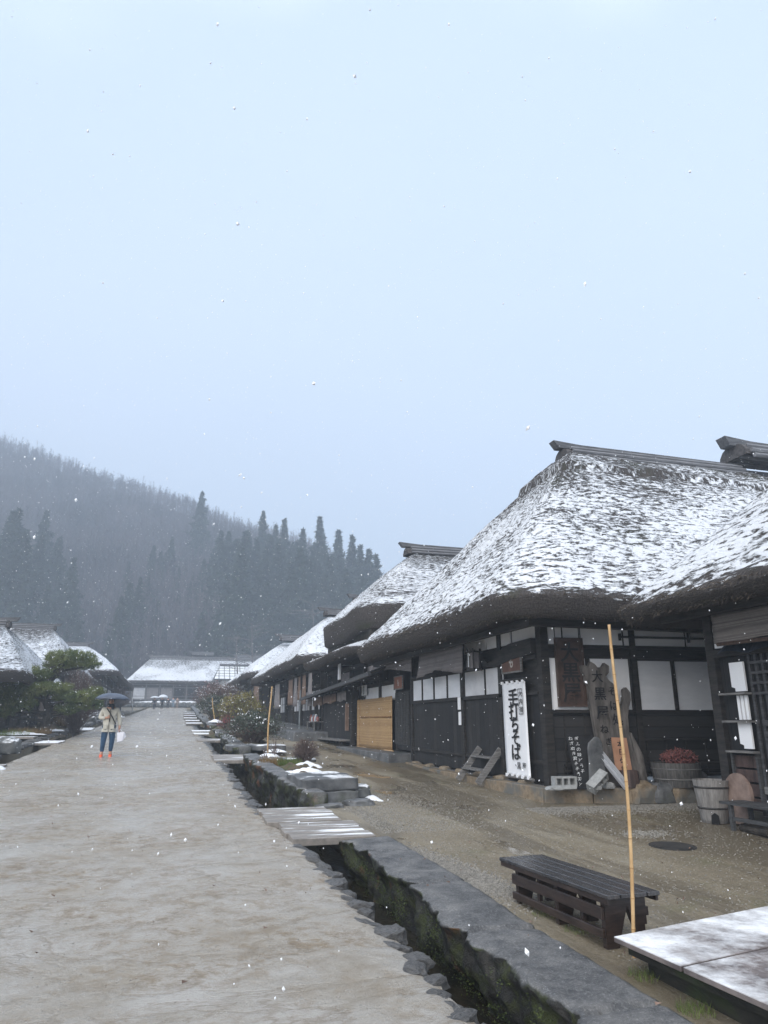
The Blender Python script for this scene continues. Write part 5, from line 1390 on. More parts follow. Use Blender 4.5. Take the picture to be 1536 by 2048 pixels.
for a in ((3.05, 18.4, 500, .35, .16, 'grass', 'g', .2), (2.9, 15.6, 300, .4, .10, 'grass', 'g', .2), (3.75, 15.4, 300, .25, .18, 'dry_grass', 'g'), (3.75, 14.6, 200, .25, .15, 'grass', 'g'), (2.6, 18.8, 500, .35, .20, 'dry_grass', 'g', .15),
          (-5.6, 34.8, 900, .9, .25, 'dry_grass', 'g', .2), (-6.2, 33.8, 500, .9, .22, 'grass', 'g', .2), (-5.6, 46, 1200, 1.0, .7, 'dry_grass', 'g', .2), (-5.0, 43.4, 700, .5, .35, 'dry_grass', 'g', .2), (3.2, 35.6, 300, .4, .25, 'grass', 'g', .3),
          (3.22, 4.75, 160, .10, .05, 'grass', 'g'), (3.18, 4.2, 200, .10, .05, 'grass', 'g'), (2.9, 9.6, 160, .12, .035, 'grass', 'g'), (3.30, 5.75, 160, .10, .03, 'grass', 'g'), (3.27, 6.2, 160, .10, .03, 'grass', 'g')):
    tuft(*a[:6], 'tuft of short grass growing in the verge', *(a[7:] if len(a) > 7 else ()))
# ------------------------------------------------------------------ shrubs
def twig_bush(name, loc, rx, rz_, n, m, label, seed=1, leaf=None, nleaf=0, lsize=.05, thick=.006, stems=5, cat='shrub', grp=None):
    rnd = random.Random(seed); t = thing(name, loc, label, cat, grp)
    mb = MB(); tips = []
    for i in range(n):
        a = rnd.uniform(0, 2 * math.pi); e_ = rnd.uniform(.15, 1.5)
        r = rnd.uniform(.7, 1.0)
        base = Vector((rnd.uniform(-.12, .12) * rx, rnd.uniform(-.12, .12) * rx, 0))
        tip = Vector((math.cos(a) * math.cos(e_) * rx * r, math.sin(a) * math.cos(e_) * rx * r, rz_ * (.25 + .75 * math.sin(e_)) * r))
        mid = base.lerp(tip, .5) + Vector((rnd.gauss(0, .06), rnd.gauss(0, .06), .12)) * rx
        mb.tube([base, mid, tip], [thick * 1.6, thick, thick * .5], 3, cap=False); tips.append(tip)
        for q in range(3):
            s_ = mid.lerp(tip, rnd.uniform(0, .8)); e2 = s_ + Vector((rnd.gauss(0, .16), rnd.gauss(0, .16), rnd.uniform(.02, .2))) * rx
            mb.tube([s_, e2], [thick * .7, thick * .4], 3, cap=False); tips.append(e2)
    mb.build('branch', m, t)
    if leaf and leaf not in ('snow', 'red_leaf') and rx > .6:
        rg = np.random.default_rng(seed + 50); tp = [p for p in tips if p.z > rz_ * .45]
        P_ = np.array([tuple(p) for p in tp])[rg.integers(0, len(tp), int(60 * rx))] + rg.normal(size=(int(60 * rx), 3)) * .03
        P_ = np.repeat(P_, 5, axis=0) + rg.normal(size=(int(60 * rx) * 5, 3)) * np.array([.05, .05, .012]) * (1 + rx * .3)
        tri_mesh('snow_clump', leaves(P_, .045 + .012 * rx, 1.2, up=.2, rng=rg), 'snow', t)['kind'] = 'stuff'
    if leaf:
        rng = np.random.default_rng(seed)
        P_ = np.array([tuple(p) for p in tips])[rng.integers(0, len(tips), nleaf)] + rng.normal(size=(nleaf, 3)) * rx * .09
        tri_mesh('foliage', leaves(P_, lsize, 2.6, rng=rng), leaf, t)
    return t
twig_bush('twiggy_bush', (3.35, 18.3, gz(18.3) + .22), .42, .62, 240, 'twig', 'small round leafless twiggy bush in the bed beyond the thick flat slab', 1, 'dull_brown', 500, .035)
twig_bush('grey_green_shrub', (3.0, 26.6, gz(26.6) + .2), 1.15, 1.0, 260, 'twig', 'low dense grey-green shrub beside the second bamboo pole', 2, 'dark_leaf', 7000, .075, .012)
twig_bush('yellow_green_bush', (3.45, 36.0, gz(36) + .35), 1.35, 1.65, 240, 'twig', 'loose rounded yellow-green bush behind the grey-green shrub', 3, 'yellow_leaf', 5200, .10, .016)
twig_bush('crimson_shrub', (2.75, 35.2, gz(35.2) + .25), .6, .7, 90, 'twig', 'small crimson-leaved shrub left of the yellow-green bush', 4, 'red_leaf', 600, .08, .012)
twig_bush('dark_green_shrub', (2.9, 48, gz(48) + .35), 1.3, 1.5, 120, 'twig', 'dark green shrub at the foot of the brown bare shrubs', 5, 'dark_leaf', 4000, .12, .016)
twig_bush('bare_shrub', (3.3, 52, gz(52) + .4), 1.5, 2.2, 420, 'twig', 'brown bare shrub standing right behind the dark green shrub', 6, 'dull_brown', 2500, .09, .016)
twig_bush('bare_shrub', (4.6, 60, gz(60) + .4), 1.8, 2.5, 420, 'twig', 'large brown bare shrub before the white storehouse', 7, 'dull_brown', 2500, .1, .016)
twig_bush('bare_shrub', (4.2, 73, gz(73) + .4), 2.4, 3.0, 300, 'twig', 'farther brown bare shrub beside the end of the road', 8, 'dull_red', 900, .12, .02)
twig_bush('bare_shrub', (-5.3, 80, gz(80) + .2), 2.2, 2.8, 300, 'twig', 'brown bare shrub on the left before the farthest left house', 9, None, 0, .1, .02)
twig_bush('bare_shrub', (-6.1, 57, gz(57) + .3), 1.8, 2.6, 320, 'twig', 'grey-brown bare shrub behind the black umbrella', 10, None, 0, .1, .014)
for k_, (x, y) in enumerate(((2.55, 19.6), (2.95, 20.6), (3.2, 22.6))):
    twig_bush('dry_stem', (x, y, gz(y) + .15), .22, .55, 12, 'twig', 'sparse dry brown stem sprouting by the second bamboo pole', 20 + k_, grp='dry stems by the second bamboo pole')
# pale trailing branches before the hill
for k_, (x, y, z, s_) in enumerate(((10.5, 100, 16, 1), (19, 100, 19, 1.2), (8.5, 100, 14, .7))):
    t = thing('bare_pale_tree', (x, y, 4.0), ['thin pale bare tree with long branches, behind the middle of the right-hand roofs', 'tall pale bare tree against the dark hill, left of the hooded roof', 'small pale bare tree left of the other pale trees'][k_], 'tree')
    mb = MB(); mb.tube([(0, 0, 0), (.3, 0, z * .4 - 2), (-.2, 0, z - 5)], [.16, .10, .05], 6); mb.build('trunk', 'pale_twig', t)
    mb = MB(); rnd = random.Random(k_)
    for q in range(26):
        h = rnd.uniform(.45, 1) * (z - 5); a = rnd.uniform(0, 6.28); l_ = rnd.uniform(1.5, 4.2) * s_
        p = Vector((0, 0, h)); pts = [p]
        d = Vector((math.cos(a), math.sin(a) * .6, rnd.uniform(.1, .7)))
        for w_ in range(4): p = p + d * l_ / 4; d.z -= .12; d += Vector((rnd.gauss(0, .15), rnd.gauss(0, .15), rnd.gauss(0, .1))); pts.append(p.copy())
        mb.tube(pts, [.04, .035, .028, .02, .012], 4, cap=False)
    mb.build('branch', 'pale_twig', t)
# ------------------------------------------------------------------ spreading garden pine on the left
PN = (-5.16, 35.7, gz(35.7) + .1)
pn = thing('garden_pine', PN, 'old spreading garden pine with layered green pads and a leaning trunk on the left', 'tree')
mb = MB(); mb.tube([(0, 0, -.1), (.02, 0, .35), (.12, 0, .75), (.06, .1, 1.2), (-.2, .1, 1.7), (-.1, 0, 2.2), (.35, 0, 2.75), (.65, 0, 3.2)], [.30, .24, .20, .18, .16, .14, .11, .06], 10)
mb.build('trunk', 'bark', pn)
pads = [(.75, 0, 3.38, 1.15, .9, .32), (1.35, .2, 3.10, .75, .7, .24), (.3, .3, 3.05, .7, .7, .22), (-.65, .1, 2.62, 1.0, .9, .30), (-1.6, 0, 2.50, 1.0, .9, .34), (-2.4, .1, 2.35, .9, 1.0, .40), (.15, -.5, 1.98, 1.0, .8, .26),
        (1.15, -.3, 1.62, .95, .8, .26), (1.75, 0, 1.32, .65, .6, .30), (1.0, -.2, 1.12, .7, .6, .24), (-.75, -.6, 1.92, 1.0, .8, .32), (-1.75, -.5, 1.85, 1.0, .8, .36), (-1.1, -.6, 1.30, .9, .7, .34), (-2.0, -.5, 1.20, .9, .8, .42), (-1.75, -.6, .98, .7, .6, .26), (1.9, .1, 1.85, .5, .5, .2)]
fol = []
rng = np.random.default_rng(77)
mb = MB()
for i, (x, y, z, rx, ry, rz_) in enumerate(pads):
    n = int(8000 * rx * ry / 1.2)
    # needles gathered in tufts
    nt_ = n // 16
    tc_ = in_ellipsoid(nt_, (x, y, z), (rx, ry, rz_), .15, rng)
    P_ = np.repeat(tc_, 16, axis=0); 
    fol.append(leaves(P_ + rng.normal(size=P_.shape) * .03, .13, 6, .9, rng))
    # bough from the trunk
    tz = min(max(z - .25, .7), 3.0); tx = -.1 if tz > 1.4 else .1
    mb.tube([(tx, 0, tz - .15), ((tx + x) / 2, y / 2, z - .28), (x, y, z - .12)], [.085, .06, .03], 6)
    for q in range(7):
        a = rng.uniform(0, 6.28); mb.tube([(x, y, z - .12), (x + math.cos(a) * rx * .7, y + math.sin(a) * ry * .7, z + .02)], [.03, .012], 4)
mb.build('bough', 'bark', pn)
tri_mesh('crown', np.concatenate(fol), 'pine', pn)
sn_ = []
for i, (x, y, z, rx, ry, rz_) in enumerate(pads):
    c_ = in_ellipsoid(int(16 * rx), (x, y, z + rz_ * .55), (rx * .8, ry * .8, rz_ * .4), .3, rng)
    sn_.append(np.repeat(c_, 6, axis=0) + rng.normal(size=(len(c_) * 6, 3)) * np.array([.07, .07, .015]))
tri_mesh('snow_clump', leaves(np.concatenate(sn_), .055, 1.2, up=.1, rng=rng), 'snow', pn)['kind'] = 'stuff'
twig_bush('bare_shrub', (-4.3, 39.5, gz(39.5)), 1.5, 3.3, 380, 'twig', 'grey leafless shrub flecked with snow behind the pine', 12, 'snow', 700, .05, .010)
# ------------------------------------------------------------------ wooden bench, bamboo poles, snowy deck, manhole
BE = (3.345, 5.29, gz(5.38))
be = thing('slatted_bench', BE, 'low dark brown slatted bench with wet top standing on the gravel', 'bench')
be.rotation_euler = (0, 0, math.radians(3.2))
Lb = 1.34
for k_ in range(4):
    mb = MB(); x = -.095 + k_ * .121; mb.box(x, x + .108, -.12, Lb + .22, .358, .388); mb.build('slat', 'bench_top', be, bevel=.004)
for k_, y in enumerate((0.0, Lb / 2 - .03, Lb - .05)):
    mb = MB()
    # end board with a V notch and stepped outer edge
    o_ = [(-.05, 0), (.06, 0), (.075, .06), (.155, .28), (.245, .06), (.245, 0), (.335, 0), (.335, .06), (.305, .06), (.305, .14), (.325, .14), (.325, .357), (-.05, .357)]
    mb.prism(o_, y, y + .05, lambda a, b, h: (a, h, b)); mb.build('leg', 'bench_wood', be)
for x in (-.085,):
    for z0, z1 in ((.20, .285), (.075, .135)):
        mb = MB(); mb.box(x, x + .028, -.005, Lb + .01, z0, z1); mb.build('rail', 'bench_wood', be, bevel=.003)
mb = MB(); mb.box(-.09, -.068, -.10, Lb + .20, .32, .356); mb.build('apron', 'bench_wood', be)
mb = MB(); mb.box(.350, .372, -.10, Lb + .20, .32, .356); mb.build('apron', 'bench_wood', be)
mb = MB(); mb.box(.326, .348, .0, Lb, .20, .26); mb.build('rail', 'bench_wood', be)
for z0 in (.20, ):
    for yy in (Lb * .22, Lb * .7):
        mb = MB(); mb.box(-.045, -.015, yy, yy + .04, .13, .356); mb.build('stay', 'bench_wood', be)
def bamboo(p, q, r, n, label, thin=.8):
    t = thing('bamboo_pole', p, label, 'pole', 'bamboo poles along the street')
    p = Vector(p); q = Vector(q); d = q - p
    pts = []; rad = []
    mb = MB(p); nb_ = MB(p)
    side = Vector((1, 0, 0))
    for i in range(n + 1):
        s_ = i / n
        c = p + d * s_ + side * (.012 * math.sin(s_ * 5 + n)) * d.length
        pts.append(c); rad.append(r * (1 - (1 - thin) * s_))
    P2 = []; R2 = []
    for i in range(n):
        a, b = pts[i], pts[i + 1]
        P2 += [a.lerp(b, .02), a.lerp(b, .12), a.lerp(b, .88), a.lerp(b, .98)]; R2 += [rad[i] * 1.0, rad[i] * .93, rad[i] * .93, rad[i] * 1.0]
        nb_.tube([a.lerp(b, -.012), a.lerp(b, .0), a.lerp(b, .012)], [rad[i] * 1.05, rad[i] * 1.18, rad[i] * 1.05], 10)
    mb.tube(P2, R2, 10); mb.build('culm', 'bamboo', t, smooth=True); nb_.build('node', 'bamboo_node', t)
    return t
bamboo((3.405, 5.10, gz(5.1) - .02), (3.458, 5.10, 2.575), .0155, 12, 'tall slender bamboo pole standing upright at the near end of the slatted bench')
bamboo((3.10, 23.3, gz(23.3)), (3.12, 23.3, 2.90), .028, 9, 'slender bamboo pole beside the low grey-green shrub')
bamboo((2.85, 46.2, gz(46.2) + .3), (2.60, 46.2, 3.25), .035, 8, 'bamboo pole leaning slightly, left of the yellow-green bush')
# little torn twigs at the first pole
DKc = (4.3, 4.3, gz(4.5))
dk = thing('snowy_deck', DKc, 'low square wooden deck with wet thin snow in the bottom right corner', 'deck')
c0 = (3.30, 5.22); c1 = (3.50, 2.6); c2 = (6.6, 2.3); c3 = (6.4, 5.75)
zt = .40
def quad_box(mb, P4, z0, z1):
    mb.add([(x, y, z0) for x, y in P4] + [(x, y, z1) for x, y in P4], [(0, 3, 2, 1), (4, 5, 6, 7), (0, 1, 5, 4), (1, 2, 6, 5), (2, 3, 7, 6), (3, 0, 4, 7)])
def lerp2(a, b, t): return (a[0] + (b[0] - a[0]) * t, a[1] + (b[1] - a[1]) * t)
def deck():
    zt = gz(5.1) + .20
    A = (3.10, 4.93); Bc = (4.30, 4.93); 
    # boards run away from the street edge; left edge goes towards the viewer
    far0, far1 = (3.12, 4.93), (6.6, 5.75)
    near0, near1 = (3.25, 2.2), (6.9, 2.6)
    n = 4
    for i in range(n):
        a, b = i / n + .004, (i + 1) / n - .004
        mb = MB(DKc); quad_box(mb, [lerp2(far0, near0, a), lerp2(far0, near0, b), lerp2(far1, near1, b), lerp2(far1, near1, a)], zt - .035, zt)
        mb.build('board', 'deck', dk, bevel=.004)
    mb = MB(DKc); i0 = .10
    P4 = [(far0[0] + .07, far0[1] - .07), (near0[0] + .07, near0[1]), (near1[0], near1[1]), (far1[0], far1[1] - .09)]
    quad_box(mb, P4, zt - .10, zt - .037); mb.build('frame', 'deck_dark', dk)
    P4 = [(far0[0] + .17, far0[1] - .14), (near0[0] + .17, near0[1]), (near1[0], near1[1]), (far1[0], far1[1] - .2)]
    mb = MB(DKc); quad_box(mb, P4, .0, zt - .103); mb.build('base', 'deck_dark', dk)
deck()
t = thing('manhole_cover', (6.36, 8.5, gz(8.5)), 'round dark iron manhole cover set in the gravel', 'manhole cover')
mb = MB((6.36, 8.5, gz(8.5)))
def disc(mb, cx, cy, r, z0, z1, n=32):
    mb.add([(cx + r * math.cos(k * 2 * math.pi / n), cy + r * math.sin(k * 2 * math.pi / n), z + S * (cy + r * math.sin(k * 2 * math.pi / n) - cy)) for z in (z0, z1) for k in range(n)], [tuple(range(n))[::-1], tuple(range(n, 2 * n))] + [(k, (k + 1) % n, n + (k + 1) % n, n + k) for k in range(n)])
disc(mb, 6.36, 8.5, .29, gz(8.5) - .02, gz(8.5) + .008); mb.build('ring', 'iron', t)
mb = MB((6.36, 8.5, gz(8.5))); disc(mb, 6.36, 8.5, .25, gz(8.5), gz(8.5) + .014); mb.build('lid', 'iron', t)
mb = MB(); mb.add([(-9.6, 44, gz(44) + .32), (-8.1, 44, gz(44) + .30), (-8.2, 46, gz(46) + .34), (-9.6, 46, gz(46) + .36), (-9.6, 44, gz(44) + .02), (-8.1, 44, gz(44)), (-8.2, 46, gz(46)), (-9.6, 46, gz(46))], [(0, 1, 2, 3), (0, 4, 5, 1), (1, 5, 6, 2), (2, 6, 7, 3), (3, 7, 4, 0)])
tag(mb.build('green_tarp', 'green_sheet'), 'green sheet covering a low stack at the far left edge', 'tarp')
# loose gravel: a drift by the bench and thin scatter over the yard (nobody could count it)
def gravel(name, n, sampler, smin, smax, seed, m='pebble'):
    rng = np.random.default_rng(seed)
    P_ = sampler(rng, n); sz = rng.uniform(smin, smax, n)
    base = np.array([(1, 0, 0), (-.5, .8, 0), (-.5, -.8, 0), (.1, .1, .55)])
    ang = rng.uniform(0, 6.28, n); ca, sa = np.cos(ang), np.sin(ang)
    asp = rng.uniform(.5, 1, n)
    V = np.zeros((n, 4, 3))
    for i in range(4):
        bx, by, bz = base[i]; by = by * asp
        V[:, i, 0] = P_[:, 0] + (bx * ca - by * sa) * sz; V[:, i, 1] = P_[:, 1] + (bx * sa + by * ca) * sz
        V[:, i, 2] = S * V[:, i, 1] + bz * sz + P_[:, 2]
    T_ = np.concatenate([V[:, [0, 1, 3]], V[:, [1, 2, 3]], V[:, [2, 0, 3]]])
    o = tri_mesh(name, T_, m); return tag(o, kind='stuff')
def s_drift(rng, n):
    t = rng.beta(1.6, 1.4, n); c = np.stack([2.80 + (3.15 - 2.80) * t, 9.1 - 2.2 * t], 1)
    return np.concatenate([c + rng.normal(size=(n, 2)) * np.array([.13, .30]) + [.12, 0], np.zeros((n, 1))], 1)
gravel('gravel_drift', 7500, s_drift, .010, .026, 3)
def s_yard(rng, n):
    y = 3.0 + 13 * rng.uniform(0, 1, n) ** 1.2; x = rng.uniform(3.3, 9, n); return np.stack([x, y, np.zeros(n)], 1)
gravel('gravel', 17000, s_yard, .005, .017, 4)
def s_wall(rng, n):
    x = rng.uniform(6.0, 9.6, n); y = 11.9 - (x - 6) * .03 - np.abs(rng.normal(size=n)) * .35 - (x < 6.6) * 0; return np.stack([x, y, np.zeros(n)], 1)
gravel('gravel_by_step', 8000, s_wall, .010, .022, 5)
def s_mid(rng, n):
    y = 10.2 + 4 * rng.uniform(0, 1, n); x = 3.0 + np.abs(rng.normal(size=n)) * .8; return np.stack([x, y, np.zeros(n)], 1)
gravel('gravel_mid', 5000, s_mid, .008, .022, 6)
def s_man(rng, n): return np.stack([6.6 + rng.normal(size=n) * .22, 9.35 + rng.normal(size=n) * .16, np.zeros(n)], 1)
gravel('gravel_heap', 350, s_man, .012, .03, 7)
def s_road(rng, n):
    y = 3 + 20 * rng.uniform(0, 1, n) ** 1.5; return np.stack([rng.uniform(-4, 1.7, n), y, np.full(n, .012)], 1)
gravel('road_grit', 1400, s_road, .005, .012, 8)
def litter():
    rng = np.random.default_rng(15); n = 420
    y = 2.6 + 11 * rng.uniform(0, 1, n) ** 1.4; x = rng.uniform(-3.5, 7.5, n); k_ = (x < 1.6) | (x > 2.5)
    x, y = x[k_], y[k_]
    z = y * S + np.where((x > 2.5) & (x < 2.95) & (y < 9.7), .06, .032)
    C = np.stack([x, y, z], 1)
    tag(tri_mesh('fallen_leaves', leaves(C, .032, 2.2, rng=rng, direction=unit(rng.normal(size=(len(C), 3))) * np.array([3, 3, .3])), 'dull_brown'), kind='stuff')
litter()
# ------------------------------------------------------------------ people
def body_skin(name, joints, edges, m, parent, root=0, sub=2):
    """one continuous skinned figure: joints = [(x,y,z,rx,ry)]"""
    me = bpy.data.meshes.new(name); me.from_pydata([j[:3] for j in joints], edges, []); 
    ob = bpy.data.objects.new(name, me); COL.objects.link(ob)
    sk = ob.modifiers.new('skin', 'SKIN'); 
    for i, j in enumerate(joints): me.skin_vertices[0].data[i].radius = (j[3], j[4]); me.skin_vertices[0].data[i].use_root = (i == root)
    sb = ob.modifiers.new('sub', 'SUBSURF'); sb.levels = sub; sb.render_levels = sub
    dg = bpy.context.evaluated_depsgraph_get(); dg.update()
    nm = bpy.data.meshes.new_from_object(ob.evaluated_get(dg)); bpy.data.objects.remove(ob)
    nm.materials.clear(); nm.materials.append(M[m])
    for p in nm.polygons: p.use_smooth = True
    return link(name, nm, parent)
WK = (-1.66, 24.1, gz(24.1) + .02)
pe = thing('person', WK, 'person in beige parka, blue jeans and orange-red shoes walking under a dark umbrella', 'person')
# figure faces the viewer (-y)
J = [(0, 0, .92, .14, .11), (0, 0, 1.12, .13, .10), (0, .01, 1.34, .16, .11), (0, 0, 1.46, .07, .07), (0, -.01, 1.54, .055, .06), (0, -.015, 1.60, .075, .09), (0, -.01, 1.70, .068, .085),
     (-.10, 0, .84, .095, .10), (-.115, -.04, .50, .062, .068), (-.135, .02, .12, .042, .048), (-.15, -.10, .045, .042, .035),
     (.10, 0, .84, .095, .10), (.125, .0, .50, .062, .068), (.105, .10, .13, .042, .048), (.11, .0, .05, .042, .035),
     (-.19, .01, 1.38, .062, .062), (-.27, .0, 1.12, .046, .046), (-.08, -.17, 1.13, .032, .032), (-.03, -.19, 1.15, .03, .034),
     (.19, .01, 1.38, .062, .062), (.28, .03, 1.10, .046, .046), (.31, -.05, .86, .034, .034), (.31, -.07, .78, .028, .036)]
E_ = [(0, 1), (1, 2), (2, 3), (3, 4), (4, 5), (5, 6), (0, 7), (7, 8), (8, 9), (9, 10), (0, 11), (11, 12), (12, 13), (13, 14), (2, 15), (15, 16), (16, 17), (17, 18), (2, 19), (19, 20), (20, 21), (21, 22)]
body = body_skin('body', J, E_, 'skin', pe)
def grow(idx, k_, dr): return [(J[i][0], J[i][1], J[i][2], J[i][3] * k_ + dr, J[i][4] * k_ + dr) for i in idx]
# jeans
jj = [(0, 0, .90, .155, .125)] + grow([7, 8], 1, .018) + [(-.132, .015, .20, .060, .064), (-.135, .02, .13, .058, .062)] + grow([11, 12], 1, .018) + [(.107, .085, .21, .060, .064), (.105, .10, .14, .058, .062)]
body_skin('jeans', jj, [(0, 1), (1, 2), (2, 3), (3, 4), (0, 5), (5, 6), (6, 7), (7, 8)], 'jeans', pe)
# parka: torso flares to a hem at mid-thigh, sleeves grow from it
coat = [(0, 0, .74, .215, .165), (0, 0, .90, .205, .16), (0, 0, 1.15, .20, .155), (0, .01, 1.34, .19, .14), (0, .01, 1.455, .095, .09),
        (-.20, .01, 1.37, .085, .085), (-.285, .0, 1.12, .075, .075), (-.11, -.17, 1.13, .055, .055), (.20, .01, 1.37, .085, .085), (.29, .03, 1.10, .075, .075), (.315, -.04, .88, .058, .058)]
ct = body_skin('parka', coat, [(0, 1), (1, 2), (2, 3), (3, 4), (3, 5), (5, 6), (6, 7), (3, 8), (8, 9), (9, 10)], 'coat', pe, root=1)
mb = MB(); mb.box(-.006, .006, -.178, -.168, .72, 1.38); mb.build('front_seam', 'bark', ct)
for x in (-.10, .10):
    mb = MB(); mb.box(x - .06, x + .06, -.185, -.168, .80, .93); mb.build('pocket', 'coat', ct, bevel=.006)
mb = MB(); mb.tube([(-.11, -.13, 1.42), (-.02, -.185, 1.30), (.10, -.185, 1.12), (.19, -.10, .95)], .016, 6); mb.build('bag_strap', 'ink', pe)
mb = MB(); mb.lathe([(.085, 0), (.105, .03), (.10, .08), (.07, .11)], (0, 0, 1.44), 16); mb.build('scarf', 'navy', pe)
mb = MB(); mb.tube([(.05, -.09, 1.50), (.07, -.13, 1.38)], [.05, .03], 8); mb.build('scarf_end', 'navy', pe)
# hair and face
bm = bmesh.new(); bmesh.ops.create_uvsphere(bm, u_segments=16, v_segments=10, radius=1)
for v in bm.verts: v.co = Vector((v.co.x * .088, v.co.y * .105 + .012, v.co.z * .11 + 1.655))
for v in bm.verts:
    if v.co.y < -.03 and v.co.z < 1.69: v.co.y = -.03
me = bpy.data.meshes.new('hair'); bm.to_mesh(me); bm.free(); me.materials.append(M['hair']); link('hair', me, pe)
mb = MB(); mb.tube([(0, -.095, 1.635), (0, -.118, 1.605), (0, -.10, 1.60)], [.008, .016, .01], 6); mb.build('nose', 'skin', pe)
for x in (-.03, .03):
    mb = MB(); mb.box(x - .013, x + .013, -.102, -.092, 1.636, 1.646); mb.build('eye', 'hair', pe)
mb = MB(); mb.box(-.022, .022, -.103, -.09, 1.572, 1.579); mb.build('mouth', 'dull_red', pe)
for (x, y) in ((-.145, -.06), (.108, .04)):
    mb = MB(); V = []
    pr = [(.115, 0), (.10, .04), (.05, .075), (-.06, .10), (-.115, .10), (-.125, 0)]
    mb.prism(pr, -.048, .048, lambda a, b, h, x=x, y=y: (x + h * (1 - max(0, a) * 2.5), y - a, b - .012)); mb.build('shoe', 'shoe', pe, bevel=.008)
# fingers round the handle and on the bag
for (hx, hy, hz, sx) in ((-.015, -.205, 1.15, 1), (.31, -.085, .77, -1)):
    for q in range(4):
        mb = MB(); z_ = hz + .03 - q * .019
        if sx > 0: pts = [(hx - .03, hy + .01, z_), (hx - .015, hy - .025, z_), (hx + .016, hy - .028, z_ - .002), (hx + .028, hy - .003, z_ - .004)]
        else: pts = [(hx - .02 + q * .013, hy + .0, hz + .01), (hx - .02 + q * .013, hy - .02, hz - .03), (hx - .02 + q * .013, hy + .0, hz - .055)]
        mb.tube(pts, [.010, .0095, .009, .008][:len(pts)], 6); mb.build('finger', 'skin', body, smooth=True)
    mb = MB(); mb.tube([(hx - .02, hy + .01, hz + .04), (hx + .005, hy - .02, hz + .055), (hx + .02, hy - .022, hz + .05)], [.012, .011, .009], 6); mb.build('thumb', 'skin', body, smooth=True)
def umbrella(name, loc, r, h, m, label, handle, tilt=(0, 0, 0)):
    t = thing(name, loc, label, 'umbrella'); t.rotation_euler = tilt
    V = [(0, 0, h)]; F = []; n = 8; rings = 6; seg_ = 4; N_ = n * seg_
    for j in range(1, rings + 1):
        a = j / rings
        for k_ in range(N_):
            th = 2 * math.pi * k_ / N_; sc_ = abs(((k_ % seg_) / seg_) * 2 - 1)  # 1 at the ribs
            rr_ = r * math.sin(a * 1.25) / math.sin(1.25) * (1 - .07 * (1 - sc_) * a)
            V.append((rr_ * math.cos(th), rr_ * math.sin(th), h * (1 - (1 - math.cos(a * 1.25)) / (1 - math.cos(1.25))) + .02 * (1 - sc_) * a))
    for k_ in range(N_): F.append((0, 1 + k_, 1 + (k_ + 1) % N_))
    for j in range(rings - 1):
        for k_ in range(N_): F.append((1 + j * N_ + k_, 1 + j * N_ + (k_ + 1) % N_, 1 + (j + 1) * N_ + (k_ + 1) % N_, 1 + (j + 1) * N_ + k_))
    mb = MB(); mb.add(V, F); o = mb.build('canopy', m, t, smooth=True); o.modifiers.new('s', 'SOLIDIFY').thickness = .004
    mb = MB(); mb.tube([(0, 0, h + .05), (0, 0, -handle)], .007, 6); mb.build('shaft', 'iron', t)
    for k_ in range(n):
        a = 2 * math.pi * k_ / n
        mb = MB(); mb.tube([(0, 0, h - .02), (r * .55 * math.cos(a), r * .55 * math.sin(a), h * .72), (r * .98 * math.cos(a), r * .98 * math.sin(a), .0)], .003, 3); mb.build('rib', 'iron', t)
    mb = MB(); mb.tube([(0, 0, -handle), (0, 0, -handle - .10), (.0, -.03, -handle - .14), (0, -.06, -handle - .11)], .012, 6); mb.build('handle', 'ink', t)
    return t
umbrella('umbrella', (WK[0] + .03, WK[1] - .17, WK[2] + 1.66), .52, .20, 'umbrella', 'dark blue-grey wet umbrella held over the person in the beige parka', .50, (0, .03, 0))
BGc = (WK[0] + .36, WK[1] - .12, WK[2] + .70)
bg = thing('paper_bag', BGc, 'small white paper bag hanging from the walking person\'s hand', 'bag')
mb = MB(); mb.add([(-.10, -.03, 0), (.10, -.05, .02), (.10, .05, .02), (-.10, .03, 0), (-.075, -.05, -.27), (.07, -.06, -.24), (.07, .06, -.24), (-.075, .05, -.27), (.14, 0, -.04), (.17, 0, -.12)],
                  [(4, 5, 6, 7), (0, 1, 5, 4), (2, 3, 7, 6), (3, 0, 4, 7), (1, 8, 9, 5), (8, 2, 6, 9), (5, 9, 6)]); mb.build('body', 'bag', bg)
mb = MB(); mb.tube([(-.07, 0, -.01), (-.05, .01, .07), (-.02, .01, .09)], .006, 5); mb.tube([(.07, 0, 0), (.0, .01, .07), (-.02, .01, .09)], .006, 5); mb.build('handle', 'bag', bg)
